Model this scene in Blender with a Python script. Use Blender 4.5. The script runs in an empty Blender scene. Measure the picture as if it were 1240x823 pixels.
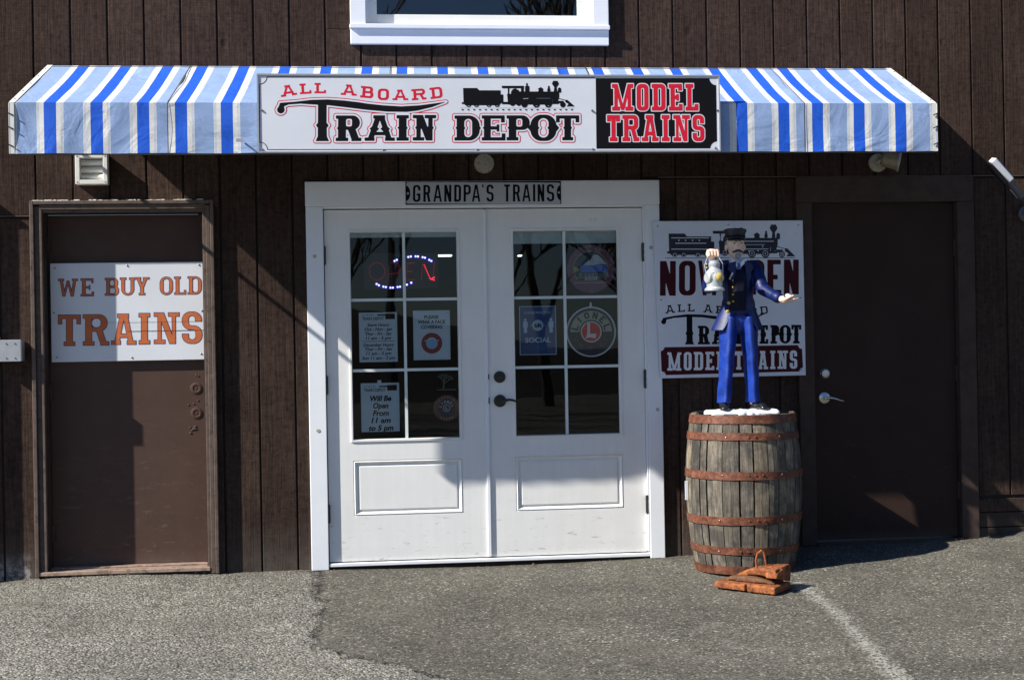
import bpy, bmesh, math, random
import numpy as np
from mathutils import Vector, Matrix
from mathutils.geometry import tessellate_polygon

random.seed(7)
scn = bpy.context.scene
COL = scn.collection
R_ = math.radians

# ------------------------------------------------------------------ camera
cam_d = bpy.data.cameras.new('camera')
cam_d.sensor_width = 36.0
cam_d.lens = 1900 / 1240 * 36.0
cam_d.clip_start = 0.1
cam_d.clip_end = 1000
cam = bpy.data.objects.new('camera', cam_d)
COL.objects.link(cam)
yaw, pitch, roll = R_(6.9), R_(0.1), R_(-1.0)
F = Vector((math.sin(yaw) * math.cos(pitch), math.cos(yaw) * math.cos(pitch), math.sin(pitch)))
Rt = Vector((math.cos(yaw), -math.sin(yaw), 0))
Up = Rt.cross(F)
R2 = Rt * math.cos(roll) + Up * math.sin(roll)
U2 = Up * math.cos(roll) - Rt * math.sin(roll)
mw = Matrix.Identity(4)
for i in range(3):
    mw[i][0] = R2[i]; mw[i][1] = U2[i]; mw[i][2] = -F[i]
mw[0][3], mw[1][3], mw[2][3] = -0.9534, -9.0228, 1.2795
cam.matrix_world = mw
scn.camera = cam

# ------------------------------------------------------------------ light
SUN = Vector((-2.87, -1.0, 2.27)).normalized()
sun_d = bpy.data.lights.new('sun', 'SUN')
sun_d.energy = 5.0
sun_d.angle = R_(0.53)
sun_d.color = (1.0, 0.955, 0.88)
sun = bpy.data.objects.new('sun', sun_d)
sun.rotation_mode = 'QUATERNION'
sun.rotation_quaternion = (-SUN).to_track_quat('-Z', 'Y')
COL.objects.link(sun)

world = bpy.data.worlds.new('World')
scn.world = world
world.use_nodes = True
wn = world.node_tree
wn.nodes.clear()
sky = wn.nodes.new('ShaderNodeTexSky')
sky.sky_type = 'NISHITA'
sky.sun_disc = False
sky.sun_elevation = math.asin(SUN.z)
sky.sun_rotation = math.atan2(SUN.x, SUN.y)
sky.ozone_density = 2.5
sky.dust_density = 0.2
sky.air_density = 0.9
bg = wn.nodes.new('ShaderNodeBackground')
bg.inputs['Strength'].default_value = 0.055
wo = wn.nodes.new('ShaderNodeOutputWorld')
tint = wn.nodes.new('ShaderNodeMix'); tint.data_type = 'RGBA'; tint.blend_type = 'MULTIPLY'; tint.inputs[0].default_value = 1
tint.inputs[7].default_value = (0.86, 1.0, 1.22, 1)
wn.links.new(sky.outputs[0], tint.inputs[6])
wn.links.new(tint.outputs[2], bg.inputs[0])
wn.links.new(bg.outputs[0], wo.inputs[0])

scn.view_settings.view_transform = 'Standard'
scn.view_settings.look = 'None'
scn.view_settings.exposure = 0.80
scn.view_settings.gamma = 1.0
scn.cycles.max_bounces = 8
scn.cycles.transparent_max_bounces = 16

# ------------------------------------------------------------------ node helpers
def s2l(c):
    return tuple(((v / 255) / 12.92 if v / 255 <= 0.04045 else ((v / 255 + 0.055) / 1.055) ** 2.4) for v in c)

class NT:
    def __init__(s, name):
        s.m = bpy.data.materials.new(name)
        s.m.use_nodes = True
        s.t = s.m.node_tree
        s.b = s.t.nodes['Principled BSDF']
        s.out = s.t.nodes['Material Output']
        s.tc = None
    def n(s, typ, **kw):
        n = s.t.nodes.new(typ)
        for k, v in kw.items():
            setattr(n, k, v)
        return n
    def l(s, a, b):
        s.t.links.new(a, b)
    def coord(s, scale=(1, 1, 1), rnd=True):
        tc = s.n('ShaderNodeTexCoord')
        mp = s.n('ShaderNodeMapping')
        mp.inputs['Scale'].default_value = scale
        s.l(tc.outputs['Object'], mp.inputs['Vector'])
        if rnd:
            oi = s.n('ShaderNodeObjectInfo')
            sc = s.n('ShaderNodeMath', operation='MULTIPLY')
            sc.inputs[1].default_value = 37.0
            s.l(oi.outputs['Random'], sc.inputs[0])
            cb = s.n('ShaderNodeCombineXYZ')
            for i in range(3):
                s.l(sc.outputs[0], cb.inputs[i])
            s.l(cb.outputs[0], mp.inputs['Location'])
        return mp.outputs[0]
    def noise(s, vec, scale, detail=4, rough=0.55, dist=0.0):
        n = s.n('ShaderNodeTexNoise')
        n.inputs['Scale'].default_value = scale
        n.inputs['Detail'].default_value = detail
        n.inputs['Roughness'].default_value = rough
        n.inputs['Distortion'].default_value = dist
        s.l(vec, n.inputs['Vector'])
        return n.outputs['Fac']
    def ramp(s, fac, stops, interp='LINEAR'):
        r = s.n('ShaderNodeValToRGB')
        cr = r.color_ramp
        cr.interpolation = interp
        while len(cr.elements) < len(stops):
            cr.elements.new(0.5)
        for e, (p, c) in zip(cr.elements, stops):
            e.position = p
            if isinstance(c, (int, float)):
                c = (c, c, c)
            e.color = (*c[:3], 1)
        s.l(fac, r.inputs[0])
        return r.outputs[0]
    def mix(s, fac, a, b, typ='MIX'):
        m = s.n('ShaderNodeMix', data_type='RGBA', blend_type=typ)
        for sock, v in ((m.inputs[0], fac), (m.inputs[6], a), (m.inputs[7], b)):
            if hasattr(v, 'is_linked'):
                s.l(v, sock)
            elif isinstance(v, (int, float)):
                sock.default_value = v
            else:
                sock.default_value = (*v[:3], 1)
        return m.outputs[2]
    def math(s, op, a, b=None):
        m = s.n('ShaderNodeMath', operation=op)
        for i, v in enumerate((a, b)):
            if v is None: continue
            if hasattr(v, 'is_linked'):
                s.l(v, m.inputs[i])
            else:
                m.inputs[i].default_value = v
        return m.outputs[0]
    def bump(s, h, strength=0.5, dist=0.002, prev=None):
        b = s.n('ShaderNodeBump')
        b.inputs['Strength'].default_value = strength
        b.inputs['Distance'].default_value = dist
        s.l(h, b.inputs['Height'])
        if prev: s.l(prev, b.inputs['Normal'])
        s.l(b.outputs[0], s.b.inputs['Normal'])
        return b.outputs[0]
    def set(s, **kw):
        for k, v in kw.items():
            k = k.replace('_', ' ')
            i = s.b.inputs[k]
            if hasattr(v, 'is_linked'): s.l(v, i)
            elif isinstance(v, tuple): i.default_value = (*v[:3], 1)
            else: i.default_value = v

def paint(name, col, rough=0.5, var=0.12, metal=0.0, bumpd=0.0004, vscale=9, spec=0.5, dirt=None, coat=0.0, scuff=None):
    t = NT(name)
    v = t.coord()
    f = t.noise(v, vscale, 5, 0.6)
    a = tuple(c * (1 - var) for c in col); b = tuple(min(1, c * (1 + var)) for c in col)
    c = t.ramp(f, [(0.3, a), (0.7, b)])
    if dirt:
        d = t.noise(v, dirt[1], 6, 0.7, 0.6)
        dm = t.ramp(d, [(dirt[2], 0.0), (min(1, dirt[2] + 0.12), 1.0)])
        c = t.mix(t.math('MULTIPLY', dm, dirt[3]), c, dirt[0])
    if scuff:
        geo = t.n('ShaderNodeNewGeometry'); gs = t.n('ShaderNodeSeparateXYZ'); t.l(geo.outputs['Position'], gs.inputs[0])
        mp = t.n('ShaderNodeMapping'); mp.inputs['Scale'].default_value = (9, 9, 34); t.l(geo.outputs['Position'], mp.inputs['Vector'])
        n1 = t.ramp(t.noise(mp.outputs[0], 1.0, 5, 0.8, 0.4), [(scuff[1], 0.0), (scuff[1] + .05, 1.0)])
        lz = t.ramp(gs.outputs[2], [(0.04, 1.0), (scuff[2], 0.0)])
        c = t.mix(t.math('MULTIPLY', t.math('MULTIPLY', n1, lz), scuff[3]), c, scuff[0])
        dz = t.ramp(gs.outputs[2], [(0.03, 0.30), (0.14, 0.0)])
        c = t.mix(t.math('MULTIPLY', dz, t.noise(geo.outputs['Position'], 14, 4)), c, (0.25, 0.23, 0.19))
        mp2 = t.n('ShaderNodeMapping'); mp2.inputs['Scale'].default_value = (26, 26, 1.4); t.l(geo.outputs['Position'], mp2.inputs['Vector'])
        st_ = t.ramp(t.noise(mp2.outputs[0], 1.0, 4, 0.6), [(0.35, 0.975), (0.65, 1.01)])
        c = t.mix(1.0, c, st_, 'MULTIPLY')
    t.set(Base_Color=c, Roughness=rough, Metallic=metal, Specular_IOR_Level=spec, Coat_Weight=coat)
    t.bump(t.noise(v, 160, 3), 0.5, bumpd)
    return t.m

M = {}
# rough sawn brown siding
def siding():
    t = NT('brown_siding')
    v = t.coord((1, 1, 1))
    vs = t.coord((60, 60, 2.2))       # long vertical grain
    hs = t.coord((9, 9, 190))         # saw marks across
    g = t.noise(vs, 1.6, 6, 0.65, 0.8)
    h = t.noise(hs, 1.0, 3, 0.6)
    big = t.noise(v, 2.3, 4)
    oi = t.n('ShaderNodeObjectInfo')
    base = t.ramp(big, [(0.3, (0.042, 0.0265, 0.021)), (0.7, (0.064, 0.041, 0.0315))])
    gr = t.ramp(g, [(0.30, 0.58), (0.5, 0.95), (0.72, 1.28)])
    hr = t.ramp(h, [(0.35, 0.9), (0.65, 1.1)])
    c = t.mix(1.0, base, gr, 'MULTIPLY')
    c = t.mix(1.0, c, hr, 'MULTIPLY')
    rn = t.ramp(oi.outputs['Random'], [(0, 0.82), (1, 1.14)])
    c = t.mix(1.0, c, rn, 'MULTIPLY')
    sp_ = t.noise(t.coord((1, 1, 1)), 38, 4, 0.75)
    c = t.mix(1.0, c, t.ramp(sp_, [(0.32, 0.62), (0.5, 1.0), (0.68, 1.25)]), 'MULTIPLY')
    geo = t.n('ShaderNodeNewGeometry'); gs = t.n('ShaderNodeSeparateXYZ'); t.l(geo.outputs['Position'], gs.inputs[0])
    lo = t.ramp(gs.outputs[2], [(0.03, 1.0), (0.16, 0.0)])
    lf = t.ramp(t.math('MULTIPLY', gs.outputs[0], -0.2), [(0.515, 0.0), (0.52, 1.0)])
    fl = t.ramp(t.noise(geo.outputs['Position'], 26, 5, 0.75), [(0.40, 0.0), (0.58, 1.0)])
    c = t.mix(t.math('MULTIPLY', t.math('MULTIPLY', lo, lf), fl), c, (0.34, 0.33, 0.33))
    dl = t.ramp(gs.outputs[2], [(0.02, 0.55), (0.30, 0.0)])
    c = t.mix(t.math('MULTIPLY', dl, t.noise(geo.outputs['Position'], 9, 4)), c, (0.15, 0.135, 0.115))
    # knots, a few small scars
    k = t.n('ShaderNodeTexVoronoi'); k.inputs['Scale'].default_value = 2.1
    t.l(t.coord((1.0, 1.0, 0.7)), k.inputs['Vector'])
    km = t.ramp(k.outputs['Distance'], [(0.03, 1.0), (0.055, 0.0)])
    c = t.mix(t.math('MULTIPLY', km, 0.6), c, (0.02, 0.015, 0.012))
    t.set(Base_Color=c, Roughness=0.9, Specular_IOR_Level=0.08)
    n1 = t.bump(h, 0.55, 0.0022)
    n2 = t.bump(g, 0.75, 0.0045, n1)
    t.bump(t.math('SUBTRACT', 1.0, km), 0.7, 0.006, n2)
    return t.m
M['siding'] = siding()
M['trim_brown'] = paint('brown_trim_paint', (0.060, 0.041, 0.034), 0.7, 0.2, bumpd=0.0012, vscale=14, spec=0.1)
M['trim_edge'] = paint('worn_brown_trim_paint', (0.105, 0.075, 0.060), 0.6, 0.25, bumpd=0.0012, vscale=20, spec=0.35, dirt=((0.03, 0.02, 0.018), 30, 0.55, 0.8))
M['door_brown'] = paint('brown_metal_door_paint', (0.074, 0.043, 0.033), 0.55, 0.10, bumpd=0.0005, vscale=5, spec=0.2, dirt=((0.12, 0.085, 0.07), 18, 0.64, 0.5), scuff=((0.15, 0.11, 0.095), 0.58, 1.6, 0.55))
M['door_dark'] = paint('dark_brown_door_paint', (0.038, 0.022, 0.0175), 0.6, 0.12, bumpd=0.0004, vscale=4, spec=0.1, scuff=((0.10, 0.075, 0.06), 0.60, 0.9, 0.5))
M['white_trim'] = paint('white_trim_paint', (0.77, 0.79, 0.82), 0.5, 0.03, bumpd=0.0006, vscale=6, dirt=((0.50, 0.44, 0.33), 5, 0.66, 0.35))
M['white_door'] = paint('white_door_paint', (0.77, 0.765, 0.74), 0.42, 0.03, bumpd=0.0004, vscale=4, dirt=((0.42, 0.40, 0.35), 11, 0.70, 0.35), scuff=((0.22, 0.21, 0.20), 0.60, 0.45, 0.7))
M['white_plastic'] = paint('white_plastic', (0.74, 0.74, 0.70), 0.45, 0.06, vscale=12, dirt=((0.35, 0.33, 0.27), 30, 0.6, 0.4))
M['sign_white'] = paint('white_sign_face', (0.66, 0.68, 0.74), 0.42, 0.05, bumpd=0.0003, vscale=3, dirt=((0.45, 0.45, 0.45), 6, 0.62, 0.22))
M['sign_white_b'] = paint('weathered_white_sign_face', (0.66, 0.68, 0.72), 0.5, 0.04, bumpd=0.0006, vscale=4, dirt=((0.42, 0.42, 0.42), 9, 0.64, 0.4))
M['ink_black'] = paint('black_print', (0.005, 0.005, 0.007), 0.7, 0.05, spec=0.12)
M['ink_red'] = paint('red_print', (0.60, 0.012, 0.035), 0.6, 0.05, spec=0.2)
M['ink_white'] = paint('white_print', (0.68, 0.70, 0.74), 0.4, 0.03)
M['ink_orange'] = paint('orange_print', (0.50, 0.135, 0.045), 0.6, 0.12, vscale=20, spec=0.2)
M['ink_navy'] = paint('navy_print', (0.03, 0.035, 0.12), 0.5, 0.05)
M['ink_maroon'] = paint('maroon_print', (0.050, 0.005, 0.009), 0.6, 0.1, spec=0.15)
M['ink_grey'] = paint('dark_grey_print', (0.030, 0.030, 0.042), 0.6, 0.5, vscale=140, spec=0.2)
M['ink_lightgrey'] = paint('grey_print', (0.46, 0.47, 0.52), 0.45, 0.06)
M['metal_grey'] = paint('grey_metal', (0.42, 0.43, 0.45), 0.42, 0.08, metal=0.4, vscale=20)
M['screw'] = paint('screw_steel', (0.30, 0.30, 0.32), 0.35, 0.1, metal=0.9)
M['black_metal'] = paint('black_hardware', (0.012, 0.012, 0.012), 0.35, 0.1)
M['nickel'] = paint('satin_nickel', (0.55, 0.54, 0.52), 0.28, 0.05, metal=1.0)
M['sill_tan'] = paint('worn_metal_sill', (0.38, 0.27, 0.21), 0.5, 0.15, metal=0.2, vscale=30, dirt=((0.1, 0.07, 0.05), 18, 0.5, 0.7))
M['dark_gap'] = paint('dark_backing', (0.014, 0.010, 0.009), 0.9, 0.1)
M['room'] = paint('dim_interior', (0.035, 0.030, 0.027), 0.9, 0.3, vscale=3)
M['reflection_band'] = paint('painted_reflection_band', (0.55, 0.62, 0.60), 0.8, 0.05)  # pale colour standing in for a reflection in the door glass
M['muntin'] = paint('muntin_bar', (0.62, 0.68, 0.68), 0.45, 0.04)
M['paper'] = paint('white_paper', (0.62, 0.70, 0.76), 0.7, 0.03)
M['paper_blue'] = paint('blue_notice_paper', (0.03, 0.085, 0.23), 0.6, 0.05)
M['ink_pale'] = paint('pale_blue_print', (0.50, 0.62, 0.78), 0.6, 0.03)
M['ink_dim'] = paint('dim_blue_print', (0.10, 0.17, 0.32), 0.6, 0.03)
M['decal_purple'] = paint('faded_purple_decal', (0.19, 0.065, 0.12), 0.6, 0.25, vscale=40)
M['decal_rust'] = paint('rust_brown_decal', (0.16, 0.055, 0.04), 0.6, 0.15)
M['decal_cream'] = paint('cream_decal', (0.42, 0.42, 0.32), 0.6, 0.05)
M['decal_olive'] = paint('olive_decal', (0.40, 0.40, 0.12), 0.6, 0.1)
M['decal_blue'] = paint('blue_decal', (0.05, 0.15, 0.48), 0.6, 0.2, vscale=60)
M['decal_red'] = paint('red_decal', (0.68, 0.02, 0.012), 0.5, 0.05)
M['decal_navy'] = paint('navy_decal', (0.006, 0.014, 0.04), 0.5, 0.05)
M['decal_green'] = paint('grey_green_decal', (0.20, 0.24, 0.19), 0.6, 0.1)
M['mask_blue'] = paint('mask_blue_print', (0.30, 0.52, 0.75), 0.6, 0.03)
M['mask_red'] = paint('brick_red_print', (0.30, 0.04, 0.035), 0.6, 0.05)
M['lens'] = paint('frosted_lamp_glass', (0.26, 0.22, 0.15), 0.25, 0.2, vscale=60, coat=0.5)
M['beige_disc'] = paint('beige_painted_metal', (0.42, 0.40, 0.33), 0.5, 0.1, vscale=25, dirt=((0.16, 0.14, 0.1), 60, 0.5, 0.6))
M['skin'] = paint('painted_skin', (0.88, 0.60, 0.45), 0.4, 0.14, vscale=60, bumpd=0.0004, coat=0.15)
M['coat'] = paint('glossy_blue_coat_paint', (0.0030, 0.012, 0.090), 0.45, 0.45, vscale=22, bumpd=0.0012, spec=0.35, coat=0.12, dirt=((0.10, 0.10, 0.12), 70, 0.66, 0.6))
M['trouser'] = paint('blue_trouser_paint', (0.006, 0.032, 0.24), 0.45, 0.45, vscale=22, bumpd=0.0014, spec=0.35, coat=0.12, dirt=((0.12, 0.13, 0.18), 70, 0.66, 0.6))
M['vest'] = paint('navy_waistcoat_paint', (0.004, 0.005, 0.020), 0.6, 0.2, vscale=25, spec=0.2)
M['cap'] = paint('black_cap_paint', (0.012, 0.013, 0.022), 0.4, 0.2, vscale=25)
M['shirt'] = paint('white_shirt_paint', (0.72, 0.74, 0.78), 0.45, 0.03)
M['tie'] = paint('blue_tie_paint', (0.04, 0.10, 0.42), 0.4, 0.1)
M['gold'] = paint('gold_button_paint', (0.62, 0.42, 0.07), 0.3, 0.1, metal=0.5)
M['shoe'] = paint('glossy_black_shoe', (0.012, 0.013, 0.015), 0.22, 0.2, coat=0.6)
M['hair'] = paint('dark_moustache_paint', (0.035, 0.03, 0.028), 0.6, 0.3, vscale=90)
M['grey_beard'] = paint('grey_goatee_paint', (0.28, 0.31, 0.33), 0.5, 0.3, vscale=90)
M['eye_white'] = paint('painted_eye_white', (0.6, 0.58, 0.55), 0.3, 0.02)
M['snow_base'] = paint('white_snow_base_paint', (0.80, 0.81, 0.84), 0.5, 0.05, vscale=18, bumpd=0.003, dirt=((0.30, 0.32, 0.36), 26, 0.64, 0.5))
M['lantern_grey'] = paint('lantern_silver_paint', (0.50, 0.53, 0.54), 0.32, 0.12, metal=0.35, vscale=30)
M['lantern_lens'] = paint('yellow_lantern_lens', (0.62, 0.45, 0.10), 0.15, 0.12, vscale=60, coat=0.8)
M['fabric_hem'] = paint('white_canvas_hem', (0.66, 0.66, 0.62), 0.8, 0.06)
M['frame_dark'] = paint('awning_frame_steel', (0.10, 0.10, 0.11), 0.5, 0.1, metal=0.4)
M['bark'] = paint('grey_bark', (0.075, 0.062, 0.052), 0.9, 0.3, vscale=6, bumpd=0.02)
M['hill'] = paint('leaf_litter_hill', (0.030, 0.026, 0.018), 0.95, 0.4, vscale=0.8)

def emit(name, col, st):
    t = NT(name)
    t.set(Base_Color=(0, 0, 0), Emission_Color=col, Emission_Strength=st)
    return t.m
M['led_blue'] = emit('blue_led', (0.12, 0.10, 1.0), 1.6)
M['led_blue_core'] = emit('blue_led_core', (0.55, 0.60, 1.0), 2.6)
M['led_red'] = emit('red_led', (1.0, 0.02, 0.06), 1.1)
M['led_red_dim'] = emit('dim_red_led', (1.0, 0.03, 0.05), 0.16)
M['tube'] = emit('ceiling_tube_light', (1.0, 0.97, 0.9), 1.2)

def glass(name, ior=1.52):
    t = NT(name)
    t.t.nodes.remove(t.b)
    fr = t.n('ShaderNodeFresnel'); fr.inputs['IOR'].default_value = ior
    v = t.coord((1, 1, 1))
    bp = t.n('ShaderNodeBump'); bp.inputs['Strength'].default_value = 0.05; bp.inputs['Distance'].default_value = 0.003
    t.l(t.noise(v, 5, 2), bp.inputs['Height'])
    gl = t.n('ShaderNodeBsdfGlossy'); gl.inputs['Roughness'].default_value = 0.01
    t.l(bp.outputs[0], gl.inputs['Normal'])
    tr = t.n('ShaderNodeBsdfTransparent'); tr.inputs[0].default_value = (0.86, 0.90, 0.90, 1)
    mx = t.n('ShaderNodeMixShader')
    t.l(fr.outputs[0], mx.inputs[0]); t.l(tr.outputs[0], mx.inputs[1]); t.l(gl.outputs[0], mx.inputs[2])
    t.l(mx.outputs[0], t.out.inputs[0])
    return t.m
M['glass'] = glass('window_glass', 1.5)
M['glass_upper'] = glass('coated_window_glass', 2.1)

def stripes():
    t = NT('striped_awning_canvas')
    uv = t.n('ShaderNodeUVMap'); uv.uv_map = 'stripe'
    sp = t.n('ShaderNodeSeparateXYZ'); t.l(uv.outputs[0], sp.inputs[0])
    P = 0.232
    u = t.math('PINGPONG', sp.outputs[0], P / 2)
    f = t.math('DIVIDE', u, P / 2)
    B, W, L = (0.010, 0.090, 0.54), (0.63, 0.625, 0.60), (0.235, 0.33, 0.53)
    h = P / 2
    c = t.ramp(f, [(0, B), (0.0305 / h, W), (0.0545 / h, L), (0.0565 / h, W), (0.0605 / h, L), (0.0625 / h, W), (0.067 / h, L)], 'CONSTANT')
    # woven threads
    v = t.coord((1, 1, 1), False)
    w = t.noise(t.coord((500, 60, 60), False), 1.0, 2)
    w2 = t.noise(t.coord((40, 400, 400), False), 1.0, 2)
    ww = t.math('ADD', w, w2)
    c = t.mix(1.0, c, t.ramp(ww, [(0.7, 0.86), (1.3, 1.10)]), 'MULTIPLY')
    st = t.noise(v, 3.0, 5)
    c = t.mix(1.0, c, t.ramp(st, [(0.3, 0.92), (0.7, 1.05)]), 'MULTIPLY')
    t.set(Base_Color=c, Roughness=0.75, Specular_IOR_Level=0.3)
    n = t.bump(ww, 0.3, 0.0006)
    t.bump(t.noise(v, 4.5, 3, 0.5, 1.2), 0.6, 0.022, n)
    return t.m
M['canvas'] = stripes()

def asphalt():
    t = NT('asphalt_ground')
    tc = t.n('ShaderNodeTexCoord')
    P = tc.outputs['Object']
    sp = t.n('ShaderNodeSeparateXYZ'); t.l(P, sp.inputs[0])
    nz = t.noise(P, 3.5, 5, 0.6)
    nz2 = t.noise(P, 17, 4, 0.6)
    wob = t.math('ADD', t.math('MULTIPLY', t.math('SUBTRACT', nz, 0.5), 0.18), t.math('MULTIPLY', t.math('SUBTRACT', nz2, 0.5), 0.12))
    x = sp.outputs[0]; y = sp.outputs[1]
    a = t.math('SUBTRACT', t.math('ADD', x, wob), -0.99)                  # <0 left of the joint
    b = t.math('ADD', t.math('ADD', y, 1.92), t.math('ADD', t.math('MULTIPLY', t.math('ADD', x, 0.976), 0.98), t.math('MULTIPLY', wob, 2)))
    d = t.math('MINIMUM', a, b)
    old = t.ramp(t.math('ADD', t.math('MULTIPLY', d, 12), 0.5), [(0.42, 1.0), (0.58, 0.0)])
    edge = t.ramp(t.math('ABSOLUTE', d), [(0.0, 1.0), (0.05, 0.0)])
    brk = t.ramp(t.noise(P, 9, 5, 0.7), [(0.44, 0.0), (0.60, 1.0)])
    edge = t.math('MULTIPLY', edge, brk)
    # aggregate
    v1 = t.n('ShaderNodeTexVoronoi'); v1.inputs['Scale'].default_value = 120; t.l(P, v1.inputs['Vector'])
    v2 = t.n('ShaderNodeTexVoronoi'); v2.inputs['Scale'].default_value = 88; t.l(P, v2.inputs['Vector'])
    sc1 = t.n('ShaderNodeSeparateColor'); t.l(v1.outputs['Color'], sc1.inputs[0])
    sc2 = t.n('ShaderNodeSeparateColor'); t.l(v2.outputs['Color'], sc2.inputs[0])
    patch = t.noise(P, 1.1, 5, 0.6)
    patch2 = t.noise(P, 7, 5, 0.65)
    fine = t.ramp(sc1.outputs[0], [(0.0, (0.045, 0.043, 0.036)), (0.45, (0.106, 0.102, 0.088)), (0.9, (0.165, 0.158, 0.136)), (0.965, (0.24, 0.23, 0.20)), (0.985, (0.42, 0.39, 0.33))])
    coarse = t.ramp(sc2.outputs[0], [(0.0, (0.065, 0.060, 0.050)), (0.28, (0.21, 0.205, 0.185)), (0.8, (0.37, 0.36, 0.325)), (0.97, (0.60, 0.58, 0.52))])
    gap = t.ramp(v2.outputs['Distance'], [(0.35, 1.0), (0.75, 0.35)])
    coarse = t.mix(1.0, coarse, gap, 'MULTIPLY')
    coarse = t.mix(0.35, coarse, fine)
    c = t.mix(old, fine, coarse)
    c = t.mix(1.0, c, t.ramp(patch, [(0.3, 0.74), (0.7, 1.22)]), 'MULTIPLY')
    c = t.mix(1.0, c, t.ramp(patch2, [(0.3, 0.86), (0.7, 1.12)]), 'MULTIPLY')
    # brown dirt streaks on the newer patch
    ds = t.noise(P, 2.0, 6, 0.6, 0.5)
    c = t.mix(t.math('MULTIPLY', t.ramp(ds, [(0.52, 0.0), (0.68, 1.0)]), 0.35), c, (0.12, 0.105, 0.085))
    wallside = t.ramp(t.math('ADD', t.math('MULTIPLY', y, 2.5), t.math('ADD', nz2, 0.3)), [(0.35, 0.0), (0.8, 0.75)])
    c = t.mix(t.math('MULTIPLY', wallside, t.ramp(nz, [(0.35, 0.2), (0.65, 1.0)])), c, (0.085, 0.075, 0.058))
    oil = t.ramp(t.noise(P, 0.9, 3, 0.4, 0.6), [(0.60, 0.0), (0.70, 1.0)])
    c = t.mix(t.math('MULTIPLY', oil, 0.35), c, (0.055, 0.053, 0.05))
    pale = t.ramp(t.noise(P, 5.0, 6, 0.7, 0.8), [(0.62, 0.0), (0.70, 1.0)])
    c = t.mix(t.math('MULTIPLY', pale, 0.22), c, (0.34, 0.33, 0.30))
    c = t.mix(t.math('MULTIPLY', edge, 0.85), c, (0.02, 0.018, 0.016))
    c = t.mix(1.0, c, (1.01, 0.995, 0.96), 'MULTIPLY')
    c = t.mix(1.0, c, t.mix(old, (0.94, 0.94, 0.94), (1.08, 1.08, 1.08)), 'MULTIPLY')
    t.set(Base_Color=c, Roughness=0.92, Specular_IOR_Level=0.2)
    hh = t.math('ADD', t.math('MULTIPLY', t.math('MULTIPLY', t.math('SUBTRACT', 1.0, v2.outputs['Distance']), old), 1.6), sc1.outputs[1])
    n = t.bump(hh, 0.85, 0.0045)
    n = t.bump(t.noise(P, 30, 4, 0.7), 0.6, 0.010, n)
    t.bump(t.math('SUBTRACT', 1.0, edge), 0.9, 0.02, n)
    return t.m
M['asphalt'] = asphalt()

def worn_line():
    t = NT('worn_white_line_paint')
    v = t.coord((1, 1, 1), False)
    n = t.noise(v, 55, 5, 0.75)
    n2 = t.noise(v, 6, 3)
    sp = t.n('ShaderNodeUVMap'); sp.uv_map = 'u'
    s = t.n('ShaderNodeSeparateXYZ'); t.l(sp.outputs[0], s.inputs[0])
    edge = t.math('PINGPONG', s.outputs[0], 0.5)
    m = t.math('ADD', t.math('ADD', n, t.math('MULTIPLY', n2, 0.55)), t.math('MULTIPLY', edge, 0.62))
    al = t.ramp(m, [(0.80, 0.0), (1.02, 0.85)])
    vo = t.n('ShaderNodeTexVoronoi'); vo.inputs['Scale'].default_value = 110; t.l(v, vo.inputs['Vector'])
    vc = t.n('ShaderNodeSeparateColor'); t.l(vo.outputs['Color'], vc.inputs[0])
    al = t.math('MULTIPLY', al, t.ramp(vc.outputs[0], [(0.25, 0.15), (0.55, 1.0)]))
    t.set(Base_Color=(0.36, 0.35, 0.30), Roughness=0.9, Alpha=al)
    t.bump(n, 0.8, 0.004)
    return t.m
M['line'] = worn_line()

def stave_wood():
    t = NT('weathered_oak_stave')
    v = t.coord((22, 22, 1.6)); v2 = t.coord((1, 1, 1)); v3 = t.coord((70, 70, 5))
    g = t.noise(v, 1.5, 6, 0.7, 1.5)
    s = t.noise(v2, 7, 5, 0.7)
    f = t.noise(v3, 1.5, 4, 0.7)
    oi = t.n('ShaderNodeObjectInfo')
    c = t.ramp(g, [(0.28, (0.065, 0.054, 0.043)), (0.5, (0.18, 0.155, 0.12)), (0.72, (0.30, 0.268, 0.215))])
    c = t.mix(t.ramp(s, [(0.42, 0.85), (0.62, 0.0)]), c, (0.055, 0.050, 0.045))
    c = t.mix(1.0, c, t.ramp(f, [(0.3, 0.6), (0.7, 1.3)]), 'MULTIPLY')
    c = t.mix(1.0, c, t.ramp(oi.outputs['Random'], [(0, (0.65, 0.66, 0.68)), (0.5, (1, 1, 1)), (1, (1.45, 1.38, 1.2))]), 'MULTIPLY')
    t.set(Base_Color=c, Roughness=0.85, Specular_IOR_Level=0.2)
    t.bump(f, 0.8, 0.003, t.bump(g, 0.7, 0.004))
    return t.m
M['stave'] = stave_wood()

def rust(name, cols, sc=30, bd=0.002, rough=0.8):
    t = NT(name)
    v = t.coord()
    a = t.noise(v, sc, 6, 0.7, 0.8); b = t.noise(v, sc * 0.3, 4)
    c = t.ramp(a, [(0.28, cols[0]), (0.5, cols[1]), (0.75, cols[2])])
    c = t.mix(1.0, c, t.ramp(b, [(0.3, 0.7), (0.7, 1.25)]), 'MULTIPLY')
    t.set(Base_Color=c, Roughness=rough, Specular_IOR_Level=0.3)
    t.bump(t.noise(v, sc * 4, 4, 0.7), 0.8, bd)
    return t.m
M['hoop'] = rust('rusty_red_hoop', [(0.03, 0.014, 0.010), (0.125, 0.042, 0.022), (0.24, 0.105, 0.060)], 34, 0.0012, 0.6)
M['rust'] = rust('orange_rust', [(0.06, 0.022, 0.012), (0.24, 0.075, 0.028), (0.52, 0.19, 0.045)], 26, 0.005)
M['rust_dark'] = rust('dark_pitted_rust', [(0.05, 0.025, 0.015), (0.15, 0.07, 0.035), (0.28, 0.15, 0.08)], 70, 0.005)

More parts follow.
